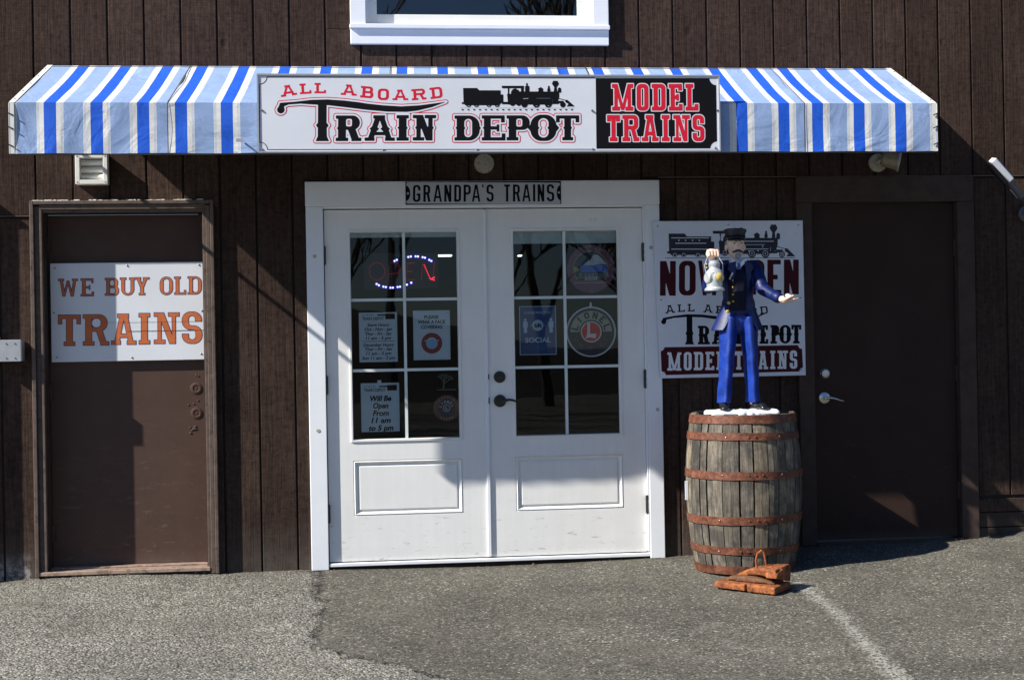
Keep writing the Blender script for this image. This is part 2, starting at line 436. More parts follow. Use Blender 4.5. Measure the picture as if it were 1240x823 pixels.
# ------------------------------------------------------------------ object helpers
def tagp(o, label=None, cat=None, group=None, kind=None):
    if label: o['label'] = label
    if cat: o['category'] = cat
    if group: o['group'] = group
    if kind: o['kind'] = kind
    return o

def thing(name, loc, label, cat, group=None):
    o = bpy.data.objects.new(name, None)
    o.empty_display_size = 0.1
    COL.objects.link(o)
    o.location = loc
    return tagp(o, label, cat, group)

def wloc(o):
    v = Vector((0, 0, 0))
    while o is not None:
        v += Vector(o.location)
        o = o.parent
    return v

class MB:
    """collects shapes given in world coordinates; build() links them as one mesh object under a parent"""
    def __init__(s):
        s.v = []; s.f = []; s.mi = []; s.cur = 0; s.cuts = []
    def add(s, vs, fs):
        n = len(s.v)
        s.cuts.append((n, len(s.f)))
        s.v += [tuple(p) for p in vs]
        s.f += [tuple(i + n for i in f) for f in fs]
        s.mi += [s.cur] * len(fs)
    def box(s, x0, x1, y0, y1, z0, z1, bev=0.0, mat=None):
        if bev > 0:
            b = min(bev, (x1 - x0) / 2.1, (y1 - y0) / 2.1, (z1 - z0) / 2.1)
            bm = bmesh.new()
            bmesh.ops.create_cube(bm, size=1)
            for v in bm.verts:
                v.co = Vector((x0 + (v.co.x + .5) * (x1 - x0), y0 + (v.co.y + .5) * (y1 - y0), z0 + (v.co.z + .5) * (z1 - z0)))
            bmesh.ops.bevel(bm, geom=bm.edges[:], offset=b, segments=1, affect='EDGES')
            s.bm(bm, mat)
            return
        vs = [(x, y, z) for x in (x0, x1) for y in (y0, y1) for z in (z0, z1)]
        if mat: vs = [mat @ Vector(v) for v in vs]
        s.add(vs, [(0, 1, 3, 2), (4, 6, 7, 5), (0, 4, 5, 1), (2, 3, 7, 6), (0, 2, 6, 4), (1, 5, 7, 3)])
    def bm(s, bm, mat=None):
        bm.verts.index_update()
        vs = [v.co.copy() if mat is None else mat @ v.co for v in bm.verts]
        s.add(vs, [[v.index for v in f.verts] for f in bm.faces])
        bm.free()
    def grid(s, fn, nu, nv, closed_u=False):
        vs = []
        for j in range(nv + 1):
            for i in range(nu + (0 if closed_u else 1)):
                vs.append(fn(i / nu, j / nv))
        w = nu + (0 if closed_u else 1)
        fs = []
        for j in range(nv):
            for i in range(nu):
                a = j * w + i; b = j * w + (i + 1) % w if closed_u else j * w + i + 1
                fs.append((a, b, b + w, a + w))
        s.add(vs, fs)
    def lathe(s, prof, c, axis='Z', n=24, caps=True):
        """prof: list of (r, h) along axis from point c"""
        c = Vector(c)
        ax = {'X': (Vector((1, 0, 0)), Vector((0, 1, 0)), Vector((0, 0, 1))), 'Y': (Vector((0, 1, 0)), Vector((0, 0, 1)), Vector((1, 0, 0))),
              'Z': (Vector((0, 0, 1)), Vector((1, 0, 0)), Vector((0, 1, 0)))}
        if isinstance(axis, str): A, B, C = ax[axis]
        else:
            A = Vector(axis).normalized(); B = A.orthogonal().normalized(); C = A.cross(B)
        vs = []
        for r, h in prof:
            for i in range(n):
                a = 2 * math.pi * i / n
                vs.append(c + A * h + (B * math.cos(a) + C * math.sin(a)) * r)
        fs = []
        for j in range(len(prof) - 1):
            for i in range(n):
                k = (i + 1) % n
                fs.append((j * n + i, j * n + k, (j + 1) * n + k, (j + 1) * n + i))
        if caps:
            fs.append(tuple(range(n))[::-1]); fs.append(tuple((len(prof) - 1) * n + i for i in range(n)))
        s.add(vs, fs)
    def tube(s, pts, rad, n=8, caps=True):
        pts = [Vector(p) for p in pts]
        if not isinstance(rad, (list, tuple)): rad = [rad] * len(pts)
        vs = []; ref = None
        for i, p in enumerate(pts):
            d = (pts[min(i + 1, len(pts) - 1)] - pts[max(i - 1, 0)]).normalized()
            if ref is None: ref = d.orthogonal().normalized()
            ref = (ref - d * ref.dot(d)).normalized()
            c = d.cross(ref)
            for k in range(n):
                a = 2 * math.pi * k / n
                vs.append(p + (ref * math.cos(a) + c * math.sin(a)) * rad[i])
        fs = []
        for j in range(len(pts) - 1):
            for i in range(n):
                k = (i + 1) % n
                fs.append((j * n + i, j * n + k, (j + 1) * n + k, (j + 1) * n + i))
        if caps:
            fs.append(tuple(range(n))[::-1]); fs.append(tuple((len(pts) - 1) * n + i for i in range(n)))
        s.add(vs, fs)
    def ell(s, c, r, n=20, m=14, mat=None):
        c = Vector(c)
        bm = bmesh.new()
        bmesh.ops.create_uvsphere(bm, u_segments=n, v_segments=m, radius=1)
        for v in bm.verts:
            p = Vector((v.co.x * r[0], v.co.y * r[1], v.co.z * r[2]))
            if mat: p = mat @ p
            v.co = p + c
        s.bm(bm)
    def cap(s, a, b, ra, rb, n=14):
        a = Vector(a); b = Vector(b)
        d = (b - a); L = d.length; d.normalize()
        prof = [(ra * math.sin(t), -ra * math.cos(t)) for t in (0.25, 0.6, 1.0, 1.35)] + [(ra, 0)] + [(rb, L)] + [(rb * math.cos(t), L + rb * math.sin(t)) for t in (0.3, 0.65, 1.0, 1.35)]
        s.lathe(prof, a, d, n)
    def prism(s, poly, y0, y1):
        """poly in (x, z), extruded in y"""
        n = len(poly)
        vs = [(x, y0, z) for x, z in poly] + [(x, y1, z) for x, z in poly]
        fs = [tuple(range(n)), tuple(range(2 * n - 1, n - 1, -1))] + [(i, i + n, (i + 1) % n + n, (i + 1) % n) for i in range(n)]
        s.add(vs, fs)
    def rings(s, rl, cap=True):
        """nested rectangular loops (x0,x1,z0,z1,y) joined by faces, facing -Y"""
        vs = []
        for x0, x1, z0, z1, y in rl:
            vs += [(x0, y, z0), (x1, y, z0), (x1, y, z1), (x0, y, z1)]
        fs = []
        for j in range(len(rl) - 1):
            for i in range(4):
                k = (i + 1) % 4
                fs.append((j * 4 + i, j * 4 + k, (j + 1) * 4 + k, (j + 1) * 4 + i))
        if cap:
            b = (len(rl) - 1) * 4
            fs.append((b, b + 1, b + 2, b + 3))
        s.add(vs, fs)
    def build_each(s, name, mats, parent=None, smooth=False, fixn=True):
        """every shape added becomes a part of its own"""
        ends = s.cuts[1:] + [(len(s.v), len(s.f))]
        out = []
        for (v0, f0), (v1, f1) in zip(s.cuts, ends):
            q = MB(); q.add(s.v[v0:v1], [[i - v0 for i in f] for f in s.f[f0:f1]])
            c = Vector((sum(p[k] for p in q.v) / len(q.v) for k in range(3))) - (wloc(parent) if parent else Vector((0, 0, 0)))
            out.append(q.build(name, mats, parent, smooth, loc=c, fixn=fixn))
        return out
    def stuff(s, name, mats, parent=None, smooth=False, fixn=True):
        o = s.build(name, mats, parent, smooth, fixn=fixn); o['kind'] = 'stuff'; return o
    def build(s, name, mats, parent=None, smooth=False, loc=None, fixn=True):
        if not isinstance(mats, (list, tuple)): mats = [mats]
        o_loc = Vector(loc) if loc is not None else (Vector((0, 0, 0)))
        base = (wloc(parent) if parent else Vector((0, 0, 0))) + o_loc
        me = bpy.data.meshes.new(name)
        me.from_pydata([(x - base.x, y - base.y, z - base.z) for x, y, z in s.v], [], s.f)
        for m in mats: me.materials.append(m)
        if len(mats) > 1:
            me.polygons.foreach_set('material_index', s.mi)
        if fixn:
            bm = bmesh.new(); bm.from_mesh(me)
            bmesh.ops.recalc_face_normals(bm, faces=bm.faces[:])
            bm.to_mesh(me); bm.free()
        if smooth:
            me.polygons.foreach_set('use_smooth', [True] * len(me.polygons))
            try: me.set_sharp_from_angle(angle=R_(38))
            except Exception: pass
        me.update()
        o = bpy.data.objects.new(name, me)
        COL.objects.link(o)
        if parent: o.parent = parent
        o.location = o_loc
        return o

def copy_part(o, parent=None, loc=None):
    c = o.copy(); COL.objects.link(c)
    if parent is not None: c.parent = parent
    if loc is not None: c.location = loc
    return c

# ------------------------------------------------------------------ printed artwork: signed distance shapes -> flat meshes
def sbox(X, Y, x0, y0, x1, y1):
    dx = np.abs(X - (x0 + x1) / 2) - (x1 - x0) / 2; dy = np.abs(Y - (y0 + y1) / 2) - (y1 - y0) / 2
    return np.hypot(np.maximum(dx, 0), np.maximum(dy, 0)) + np.minimum(np.maximum(dx, dy), 0)
def rbox(X, Y, x0, y0, x1, y1, r):
    r = max(0.0, min(r, (x1 - x0) / 2 * .999, (y1 - y0) / 2 * .999))
    return sbox(X, Y, x0 + r, y0 + r, x1 - r, y1 - r) - r
def spoly(X, Y, pts):
    d = np.full(X.shape, 1e18); s = np.ones(X.shape)
    n = len(pts)
    for i in range(n):
        ax, ay = pts[i]; bx, by = pts[i - 1]
        ex, ey = bx - ax, by - ay
        wx, wy = X - ax, Y - ay
        t = np.clip((wx * ex + wy * ey) / (ex * ex + ey * ey + 1e-12), 0, 1)
        px, py = wx - ex * t, wy - ey * t
        d = np.minimum(d, px * px + py * py)
        c1 = Y >= ay; c2 = Y < by; c3 = ex * wy > ey * wx
        flip = (c1 & c2 & c3) | (~c1 & ~c2 & ~c3)
        s = np.where(flip, -s, s)
    return s * np.sqrt(d)
def scirc(X, Y, cx, cy, r): return np.hypot(X - cx, Y - cy) - r
def sell(X, Y, cx, cy, rx, ry):
    k = np.hypot((X - cx) / rx, (Y - cy) / ry)
    return (k - 1) * min(rx, ry)
MN, MX = np.minimum, np.maximum

def glyph(ch, X, Y, W, H, t, hb, e=0.0, tk=0.0, sp=0.0, rr=None):
    """slab letters; Y up from the baseline. t stem, hb bar, e serif reach, tk tick length, sp spur"""
    if rr is None: rr = 0.42 * W
    kt = max(hb, 0.55 * t)
    def stem(x, y0=0, y1=H):
        d = sbox(X, Y, x - t / 2, y0, x + t / 2, y1)
        if sp > 0:
            a = t / 2 + sp
            d = MN(d, spoly(X, Y, [(x - a, H * .5), (x, H * .5 - a * 1.15), (x + a, H * .5), (x, H * .5 + a * 1.15)]))
        return d
    def ser(x, top, l=e, r=e):
        if e <= 0: return np.full(X.shape, 1e9)
        y0 = H - hb if top else 0
        return sbox(X, Y, x - t / 2 - l, y0, x + t / 2 + r, y0 + hb)
    def ring(x0, y0, x1, y1, r, sq=False):
        o = rbox(X, Y, x0, y0, x1, y1, r); i = rbox(X, Y, x0 + t, y0 + hb, x1 - t, y1 - hb, max(r - t * .7, 0.12 * t))
        if sq:
            o = MN(o, sbox(X, Y, x0, y0, x1 - r, y1)); i = MN(i, sbox(X, Y, x0 + t, y0 + hb, max(x1 - t - r, x0 + t + .01), y1 - hb))
        return MX(o, -i)
    def leg(xa, ya, xb, yb, w=t):
        return spoly(X, Y, [(xa - w / 2, ya), (xa + w / 2, ya), (xb + w / 2, yb), (xb - w / 2, yb)])
    m = t / 2 + e
    if ch == 'I': return MN(stem(W / 2), MN(ser(W / 2, 1), ser(W / 2, 0)))
    if ch == 'L':
        d = MN(stem(m), MN(ser(m, 1), sbox(X, Y, 0, 0, W, hb)))
        if tk: d = MN(d, sbox(X, Y, W - kt, 0, W, hb + tk))
        return d
    if ch == 'E':
        d = MN(stem(m), MN(sbox(X, Y, 0, 0, W, hb), sbox(X, Y, 0, H - hb, W * .97, H)))
        d = MN(d, sbox(X, Y, m, H * .5 - hb * .5, W * .74, H * .5 + hb * .5))
        if tk:
            d = MN(d, MN(sbox(X, Y, W - kt, 0, W, hb + tk), sbox(X, Y, W * .97 - kt, H - hb - tk, W * .97, H)))
            d = MN(d, sbox(X, Y, W * .74 - kt * .7, H * .5 - hb * .5 - tk * .5, W * .74, H * .5 + hb * .5 + tk * .5))
        return d
    if ch == 'T':
        d = MN(stem(W / 2), MN(ser(W / 2, 0), sbox(X, Y, 0, H - hb, W, H)))
        if tk: d = MN(d, MN(sbox(X, Y, 0, H - hb - tk, kt, H), sbox(X, Y, W - kt, H - hb - tk, W, H)))
        return d
    if ch == 'D':
        d = MN(ring(e, 0, W, H, rr, True), stem(m))
        if e: d = MN(d, MN(sbox(X, Y, 0, 0, m, hb), sbox(X, Y, 0, H - hb, m, H)))
        if sp: d = MN(d, spoly(X, Y, [(W - t, H * .5), (W - t / 2, H * .5 - t), (W + sp, H * .5), (W - t / 2, H * .5 + t)]))
        return d
    if ch == 'O' or ch == '0':
        d = ring(0, 0, W, H, rr)
        if sp:
            for x, q in ((t * .4, -1), (W - t * .4, 1)):
                a = t * .6 + sp
                d = MN(d, spoly(X, Y, [(x - a, H * .5), (x, H * .5 - a * 1.2), (x + a, H * .5), (x, H * .5 + a * 1.2)]))
        return d
    if ch in 'GC':
        d = ring(0, 0, W, H, rr)
        d = MX(d, -sbox(X, Y, W * .55, H * (.40 if ch == 'G' else .34), W * 1.2, H * .68))
        if ch == 'G':
            d = MN(d, sbox(X, Y, W * .5, H * .5 - hb, W, H * .5)); d = MN(d, sbox(X, Y, W - t, H * .2, W, H * .5))
        return d
    if ch in 'PR':
        y0 = H * (.42 if ch == 'P' else .44)
        Wb = W if ch == 'P' else W * .94
        d = MN(ring(e, y0, Wb, H, min(rr, (H - y0) * .5), True), stem(m))
        d = MN(d, ser(m, 0))
        if e: d = MN(d, sbox(X, Y, 0, H - hb, m, H))
        if ch == 'R':
            xf = W - t / 2 - e * .6
            d = MN(d, leg(W * .60, y0 + hb * .6, xf, 0))
            if e: d = MN(d, sbox(X, Y, xf - t / 2 - e * .3, 0, W, hb))
        elif sp: pass
        return d
    if ch == 'B':
        h2 = H * .5
        d = MN(ring(e, h2 - hb * .5, W * .94, H, min(rr, h2 * .5), True), ring(e, 0, W, h2 + hb * .5, min(rr, h2 * .5), True))
        d = MN(d, stem(m))
        if e: d = MN(d, MN(sbox(X, Y, 0, 0, m, hb), sbox(X, Y, 0, H - hb, m, H)))
        return d
    if ch == 'S':
        h2 = H * .5; r = min(rr, h2 * .55)
        up = ring(0, h2 - hb * .5, W * .98, H, r); lo = ring(0, 0, W, h2 + hb * .5, r)
        up = MX(up, -sbox(X, Y, W * .5, h2 - hb, W * 1.2, H * .76 - (0.08 * H if e else 0)))
        up = MN(up, sbox(X, Y, W * .3, h2 - hb * .5, W * .6, h2 + hb * .5))
        lo = MX(lo, -sbox(X, Y, -W * .2, H * .24 + (0.08 * H if e else 0), W * .5, h2 + hb))
        d = MN(up, lo)
        return d
    if ch == 'A':
        fl = m * .9; fr = W - m * .9; ap = W / 2; tt = t * .80
        d = MN(leg(fl, 0, ap - t * .15, H, tt), leg(fr, 0, ap + t * .15, H, tt))
        d = MN(d, sbox(X, Y, fl + t * .2, H * .22, fr - t * .2, H * .22 + hb))
        if e:
            d = MN(d, MN(sbox(X, Y, 0, 0, fl + t / 2 + e * .5, hb), sbox(X, Y, fr - t / 2 - e * .5, 0, W, hb)))
            if tk: d = MN(d, sbox(X, Y, ap - t * .65 - e * .9, H - hb, ap + t * .65 + e * .3, H))
        if sp:
            for x in (fl + (ap - fl) * .45, fr + (ap - fr) * .45):
                a = t / 2 + sp
                d = MN(d, spoly(X, Y, [(x - a, H * .47), (x, H * .47 - a), (x + a, H * .47), (x, H * .47 + a)]))
        return d
    if ch == 'M':
        w = t * .72
        d = MN(leg(W / 2, H * .02, m, H, w), leg(W / 2, H * .02, W - m, H, w))
        for x in (m, W - m): d = MN(d, sbox(X, Y, x - w * .55, 0, x + w * .55, H))
        if e:
            for x in (m, W - m): d = MN(d, ser(x, 0))
            d = MN(d, MN(sbox(X, Y, 0, H - hb, m, H), sbox(X, Y, W - m, H - hb, W, H)))
        return d
    if ch == 'N':
        w = t * (.62 if e else .95); q = t * (.95 if e else 1.05)
        d = MN(sbox(X, Y, m - w / 2, 0, m + w / 2, H), sbox(X, Y, W - m - w / 2, 0, W - m + w / 2, H))
        if sp:
            for x in (m, W - m): d = MN(d, spoly(X, Y, [(x - w / 2 - sp, H * .5), (x, H * .5 - w), (x + w / 2 + sp, H * .5), (x, H * .5 + w)]))
        d = MN(d, spoly(X, Y, [(m - w / 2, H), (m - w / 2 + q, H), (W - m + w / 2, 0), (W - m + w / 2 - q, 0)]))
        if e:
            d = MN(d, ser(m, 0)); d = MN(d, ser(W - m, 1)); d = MN(d, sbox(X, Y, 0, H - hb, m, H))
        return d
    if ch == 'W':
        w = t * .85; q = [m * .9, W * .30, W / 2, W * .70, W - m * .9]
        d = MN(MN(leg(q[1], 0, q[0], H, w), leg(q[1], 0, q[2], H * .9, w * .8)), MN(leg(q[3], 0, q[2], H * .9, w * .8), leg(q[3], 0, q[4], H, w)))
        if e: d = MN(d, MN(sbox(X, Y, 0, H - hb, q[0] + w / 2 + e, H), sbox(X, Y, q[4] - w / 2 - e, H - hb, W, H)))
        return d
    if ch == 'U':
        o = rbox(X, Y, e, 0, W - e, H * 1.5, rr); i = rbox(X, Y, e + t, hb, W - e - t, H * 1.5, max(rr - t * .7, .01))
        d = MX(MX(o, -i), Y - H)
        if e: d = MN(d, MN(sbox(X, Y, 0, H - hb, 2 * e + t, H), sbox(X, Y, W - 2 * e - t, H - hb, W, H)))
        return d
    if ch == 'Y':
        d = MN(leg(W / 2, H * .42, m, H), leg(W / 2, H * .42, W - m, H))
        d = MN(d, sbox(X, Y, W / 2 - t / 2, 0, W / 2 + t / 2, H * .48)); d = MN(d, ser(W / 2, 0))
        if e: d = MN(d, MN(sbox(X, Y, 0, H - hb, 2 * e + t, H), sbox(X, Y, W - 2 * e - t, H - hb, W, H)))
        return d
    if ch == "'": return spoly(X, Y, [(W * .05, H), (W * .95, H), (W * .62, H * .05), (W * .25, H * .05)])
    return np.full(X.shape, 1e9)

def G(ch, x0, y0, x1, y1, st, rot=0.0):
    """a letter in the box x0..x1, y0..y1 of the artwork (y down)"""
    cx, cy = (x0 + x1) / 2, (y0 + y1) / 2
    c, s = math.cos(R_(rot)), math.sin(R_(rot))
    W, H = x1 - x0, y1 - y0
    def fn(X, Y):
        dx, dy = X - cx, -(Y - cy)
        u = dx * c + dy * s; v = -dx * s + dy * c
        return glyph(ch, u + W / 2, v + H / 2, W, H, **{k: (q * H) for k, q in st.items()})
    pad = max(W, H) * .25
    return ((x0 - pad, y0 - pad, x1 + pad, y1 + pad), fn)

def contours(D, x0, y0, st, level):
    V = D - level
    V = np.where(np.abs(V) < 1e-9, 1e-9, V)
    S = V < 0
    ny, nx = V.shape
    case = S[:-1, :-1] * 1 + S[:-1, 1:] * 2 + S[1:, 1:] * 4 + S[1:, :-1] * 8
    jj, ii = np.nonzero((case > 0) & (case < 15))
    nxt = {}
    def ept(k):
        typ, j, i = k
        if typ == 0:
            a, b = V[j, i], V[j, i + 1]; return (x0 + (i + a / (a - b)) * st, y0 + j * st)
        a, b = V[j, i], V[j + 1, i]; return (x0 + i * st, y0 + (j + a / (a - b)) * st)
    # edges of a cell: 0 top,1 right,2 bottom,3 left ; directed so that inside is on one side
    T = {1: [(3, 0)], 2: [(0, 1)], 3: [(3, 1)], 4: [(1, 2)], 5: [(3, 0), (1, 2)], 6: [(0, 2)], 7: [(3, 2)], 8: [(2, 3)], 9: [(2, 0)], 10: [(0, 1), (2, 3)],
         11: [(2, 1)], 12: [(1, 3)], 13: [(1, 0)], 14: [(0, 3)]}
    for j, i in zip(jj.tolist(), ii.tolist()):
        E = ((0, j, i), (1, j, i + 1), (0, j + 1, i), (1, j, i))
        for a, b in T[int(case[j, i])]:
            nxt[E[a]] = E[b]
    loops = []
    while nxt:
        k0 = next(iter(nxt)); k = k0; L = []
        while k in nxt:
            L.append(ept(k)); k = nxt.pop(k)
        if len(L) >= 6: loops.append(L)
    return loops

def simplify(L, tol):
    P = np.array(L)
    n = len(P)
    far = int(np.argmax(((P - P[0]) ** 2).sum(1)))
    keep = set()
    def rdp(a, b):
        st = [(a, b)]
        while st:
            a, b = st.pop()
            keep.add(a % n); keep.add(b % n)
            if b - a < 2: continue
            seg = P[np.arange(a + 1, b) % n]; A = P[a % n]; B = P[b % n]
            d = B - A; l = np.hypot(*d) + 1e-12
            dist = np.abs(d[0] * (seg[:, 1] - A[1]) - d[1] * (seg[:, 0] - A[0])) / l
            m = int(np.argmax(dist))
            if dist[m] > tol: st += [(a, a + 1 + m), (a + 1 + m, b)]
    rdp(0, far); rdp(far, n)
    return [tuple(P[i]) for i in sorted(keep)]

def area(L):
    return 0.5 * sum(L[i - 1][0] * L[i][1] - L[i][0] * L[i - 1][1] for i in range(len(L)))
def inside(p, L):
    x, y = p; c = False
    for i in range(len(L)):
        (x1, y1), (x2, y2) = L[i - 1], L[i]
        if (y1 > y) != (y2 > y) and x < (x2 - x1) * (y - y1) / (y2 - y1) + x1: c = not c
    return c

def ink_mesh(mb, shapes, bbox, level, st, mapf, tol=None, sub=None):
    x0, y0, x1, y1 = bbox
    nx = int((x1 - x0) / st) + 2; ny = int((y1 - y0) / st) + 2
    D = np.full((ny, nx), 1e6)
    def apply(sh, op):
        bb, fn = sh
        i0 = max(0, int((bb[0] - x0) / st)); i1 = min(nx, int((bb[2] - x0) / st) + 2)
        j0 = max(0, int((bb[1] - y0) / st)); j1 = min(ny, int((bb[3] - y0) / st) + 2)
        if i1 <= i0 or j1 <= j0: return
        X, Y = np.meshgrid(x0 + np.arange(i0, i1) * st, y0 + np.arange(j0, j1) * st)
        d = fn(X, Y)
        D[j0:j1, i0:i1] = op(D[j0:j1, i0:i1], d)
    for sh in shapes: apply(sh, np.minimum)
    for sh in (sub or []): apply(sh, lambda a, b: np.maximum(a, -b))
    D[0, :] = D[-1, :] = 1e3; D[:, 0] = D[:, -1] = 1e3
    loops = [simplify(L, tol or st * .12) for L in contours(D, x0, y0, st, level)]
    loops = [L for L in loops if len(L) >= 3 and abs(area(L)) > st * st * .6]
    if not loops: return
    A = [area(L) for L in loops]
    big = max(range(len(loops)), key=lambda i: abs(A[i]))
    sgn = 1 if A[big] > 0 else -1
    outs = [i for i in range(len(loops)) if A[i] * sgn > 0]; holes = [i for i in range(len(loops)) if A[i] * sgn <= 0]
    own = {i: [] for i in outs}
    for h in holes:
        c = [o for o in outs if abs(A[o]) > abs(A[h]) and inside(loops[h][0], loops[o])]
        if c: own[min(c, key=lambda o: abs(A[o]))].append(h)
    for o in outs:
        pl = [loops[o]] + [loops[h] for h in own[o]]
        tris = tessellate_polygon([[Vector((x, y, 0)) for x, y in L] for L in pl])
        flat = [p for L in pl for p in L]
        mb.add([mapf(x, y) for x, y in flat], [t for t in tris])

def full(fn, bbox): return (bbox, fn)
def P_(pts, pad=4):
    xs = [p[0] for p in pts]; ys = [p[1] for p in pts]
    return ((min(xs) - pad, min(ys) - pad, max(xs) + pad, max(ys) + pad), lambda X, Y: spoly(X, Y, pts))
def C_(cx, cy, r, pad=4): return ((cx - r - pad, cy - r - pad, cx + r + pad, cy + r + pad), lambda X, Y: scirc(X, Y, cx, cy, r))
def E_(cx, cy, rx, ry, pad=3): return ((cx - rx - pad, cy - ry - pad, cx + rx + pad, cy + ry + pad), lambda X, Y: sell(X, Y, cx, cy, rx, ry))
def B_(x0, y0, x1, y1, r=0.0, pad=3): return ((x0 - pad, y0 - pad, x1 + pad, y1 + pad), (lambda X, Y: rbox(X, Y, x0, y0, x1, y1, r)) if r else (lambda X, Y: sbox(X, Y, x0, y0, x1, y1)))
def RING_(cx, cy, ro, ri, pad=3): return ((cx - ro - pad, cy - ro - pad, cx + ro + pad, cy + ro + pad), lambda X, Y: MX(scirc(X, Y, cx, cy, ro), -scirc(X, Y, cx, cy, ri)))

def board_map(c, rect, y):
    """bilinear: artwork corners TL,TR,BL,BR -> flat board rect x0,x1,z0,z1 at depth y"""
    TL, TR, BL, BR = c; x0, x1, z0, z1 = rect
    def f(px, py):
        u, v = 0.5, 0.5
        for _ in range(4):
            lx = TL[0] + (BL[0] - TL[0]) * v; rx = TR[0] + (BR[0] - TR[0]) * v
            u = (px - lx) / (rx - lx)
            ty = TL[1] + (TR[1] - TL[1]) * u; by = BL[1] + (BR[1] - BL[1]) * u
            v = (py - ty) / (by - ty)
        return (x0 + (x1 - x0) * u, y, z1 - (z1 - z0) * v)
    return f

def text_into(mb, s, cx, cz, y, height=None, width=None, bold=0.0, shear=0.0, align='CENTER'):
    cu = bpy.data.curves.new('t', 'FONT')
    cu.body = s; cu.size = 1.0; cu.align_x = 'LEFT'; cu.shear = shear; cu.offset = bold; cu.resolution_u = 3
    o = bpy.data.objects.new('t', cu); COL.objects.link(o)
    bpy.context.view_layer.update()
    dg = bpy.context.evaluated_depsgraph_get()
    me = bpy.data.meshes.new_from_object(o.evaluated_get(dg))
    vs = [v.co.copy() for v in me.vertices]; fs = [tuple(p.vertices) for p in me.polygons]
    bpy.data.objects.remove(o); bpy.data.curves.remove(cu); bpy.data.meshes.remove(me)
    if not vs: return
    x0 = min(v.x for v in vs); x1 = max(v.x for v in vs)
    k = height / 0.70 if height else width / (x1 - x0)
    kx = k if not width else width / (x1 - x0)
    mb.add([(cx + (v.x - (x0 + x1) / 2) * kx, y, cz + (v.y - 0.35) * k) for v in vs], fs)

# ------------------------------------------------------------------ layout constants (metres; x right, y into the wall, z up)
G0 = -0.906; GP = 0.2027
XL, XR, ZT = -4.16, 4.37, 4.25
OPEN = [(-2.515, -1.595, -0.2, 2.075), (-0.985, 0.965, -0.2, 2.15), (1.90, 2.87, -0.2, 2.14), (-0.71, 0.68, 3.09, 4.2)]

def cut(rects, hole):
    out = []
    hx0, hx1, hz0, hz1 = hole
    for x0, x1, z0, z1 in rects:
        if hx1 <= x0 or hx0 >= x1 or hz1 <= z0 or hz0 >= z1:
            out.append((x0, x1, z0, z1)); continue
        if z1 > hz1: out.append((x0, x1, hz1, z1))
        if z0 < hz0: out.append((x0, x1, z0, hz0))
        a, b = max(z0, hz0), min(z1, hz1)
        if x0 < hx0: out.append((x0, hx0, a, b))
        if x1 > hx1: out.append((hx1, x1, a, b))
    return out

GX = [-6, -2.757, -2.488, -2.082, -1.395, -1.027, -.029, .454, .993, 1.489, 1.942, 2.502, 2.945, 3.096, 3.227, 6]
GZ = [0.0, .004, .016, .017, .007, .004, -.007, .0, .006, .026, .046, .053, .062, .077, .095, .13]
def gz(x, y=0):
    z = float(np.interp(x, GX, GZ))
    k = math.exp(min(0, y + 0.2) / 1.6) if y < 0 else 1
    return z * (0.35 + 0.65 * k) + 0.047 * max(-13, min(0, y))

# ------------------------------------------------------------------ ground
def build_ground():
    mb = MB()
    xs = sorted(set([-60, -30, -15, -9, -6] + [round(-4.5 + 0.06 * i, 3) for i in range(151)] + [6, 9, 15, 30, 60]))
    ys = sorted(set([-70, -45, -30, -20, -14, -10, -7, -5.5] + [round(-4.5 + 0.06 * i, 3) for i in range(77)] + [0.2, 1.0, 30]))
    rng = random.Random(3)
    n = {}
    vs = []
    for y in ys:
        for x in xs:
            z = gz(max(-6, min(6, x)), y) + 0.004 * math.sin(x * 5.1 + y * 2.2) * math.sin(y * 4.3 - x) + rng.uniform(-.0015, .0015)
            if -1.06 < x < -0.99 and y > -1.9: z -= 0.006
            vs.append((x, y, z))
    w = len(xs)
    fs = [(j * w + i, j * w + i + 1, (j + 1) * w + i + 1, (j + 1) * w + i) for j in range(len(ys) - 1) for i in range(w - 1)]
    mb.add(vs, fs)
    o = mb.build('ground', M['asphalt'], smooth=True)
    tagp(o, 'grey asphalt parking lot with an older gravelly patch at left', kind='structure')
build_ground()

def build_line():
    pts = [(1.535, -0.93), (1.525, -1.2), (1.505, -1.5), (1.480, -1.8), (1.448, -2.1), (1.405, -2.4), (1.360, -2.8), (1.325, -3.1), (1.28, -3.5), (1.24, -3.9)]
    me = bpy.data.meshes.new('parking_line')
    vs = []
    for x, y in pts:
        for s in (-.5, .5): vs.append((x + s * 0.135, y, gz(x, y) + 0.0075))
    me.from_pydata(vs, [], [(2 * i, 2 * i + 1, 2 * i + 3, 2 * i + 2) for i in range(len(pts) - 1)])
    uv = me.uv_layers.new(name='u')
    for lp in me.loops: uv.data[lp.index].uv = (lp.vertex_index % 2, 0)
    me.materials.append(M['line'])
    o = bpy.data.objects.new('parking_line', me); COL.objects.link(o)
    tagp(o, 'worn white painted parking line running from the barrel across the asphalt', kind='structure')
build_line()

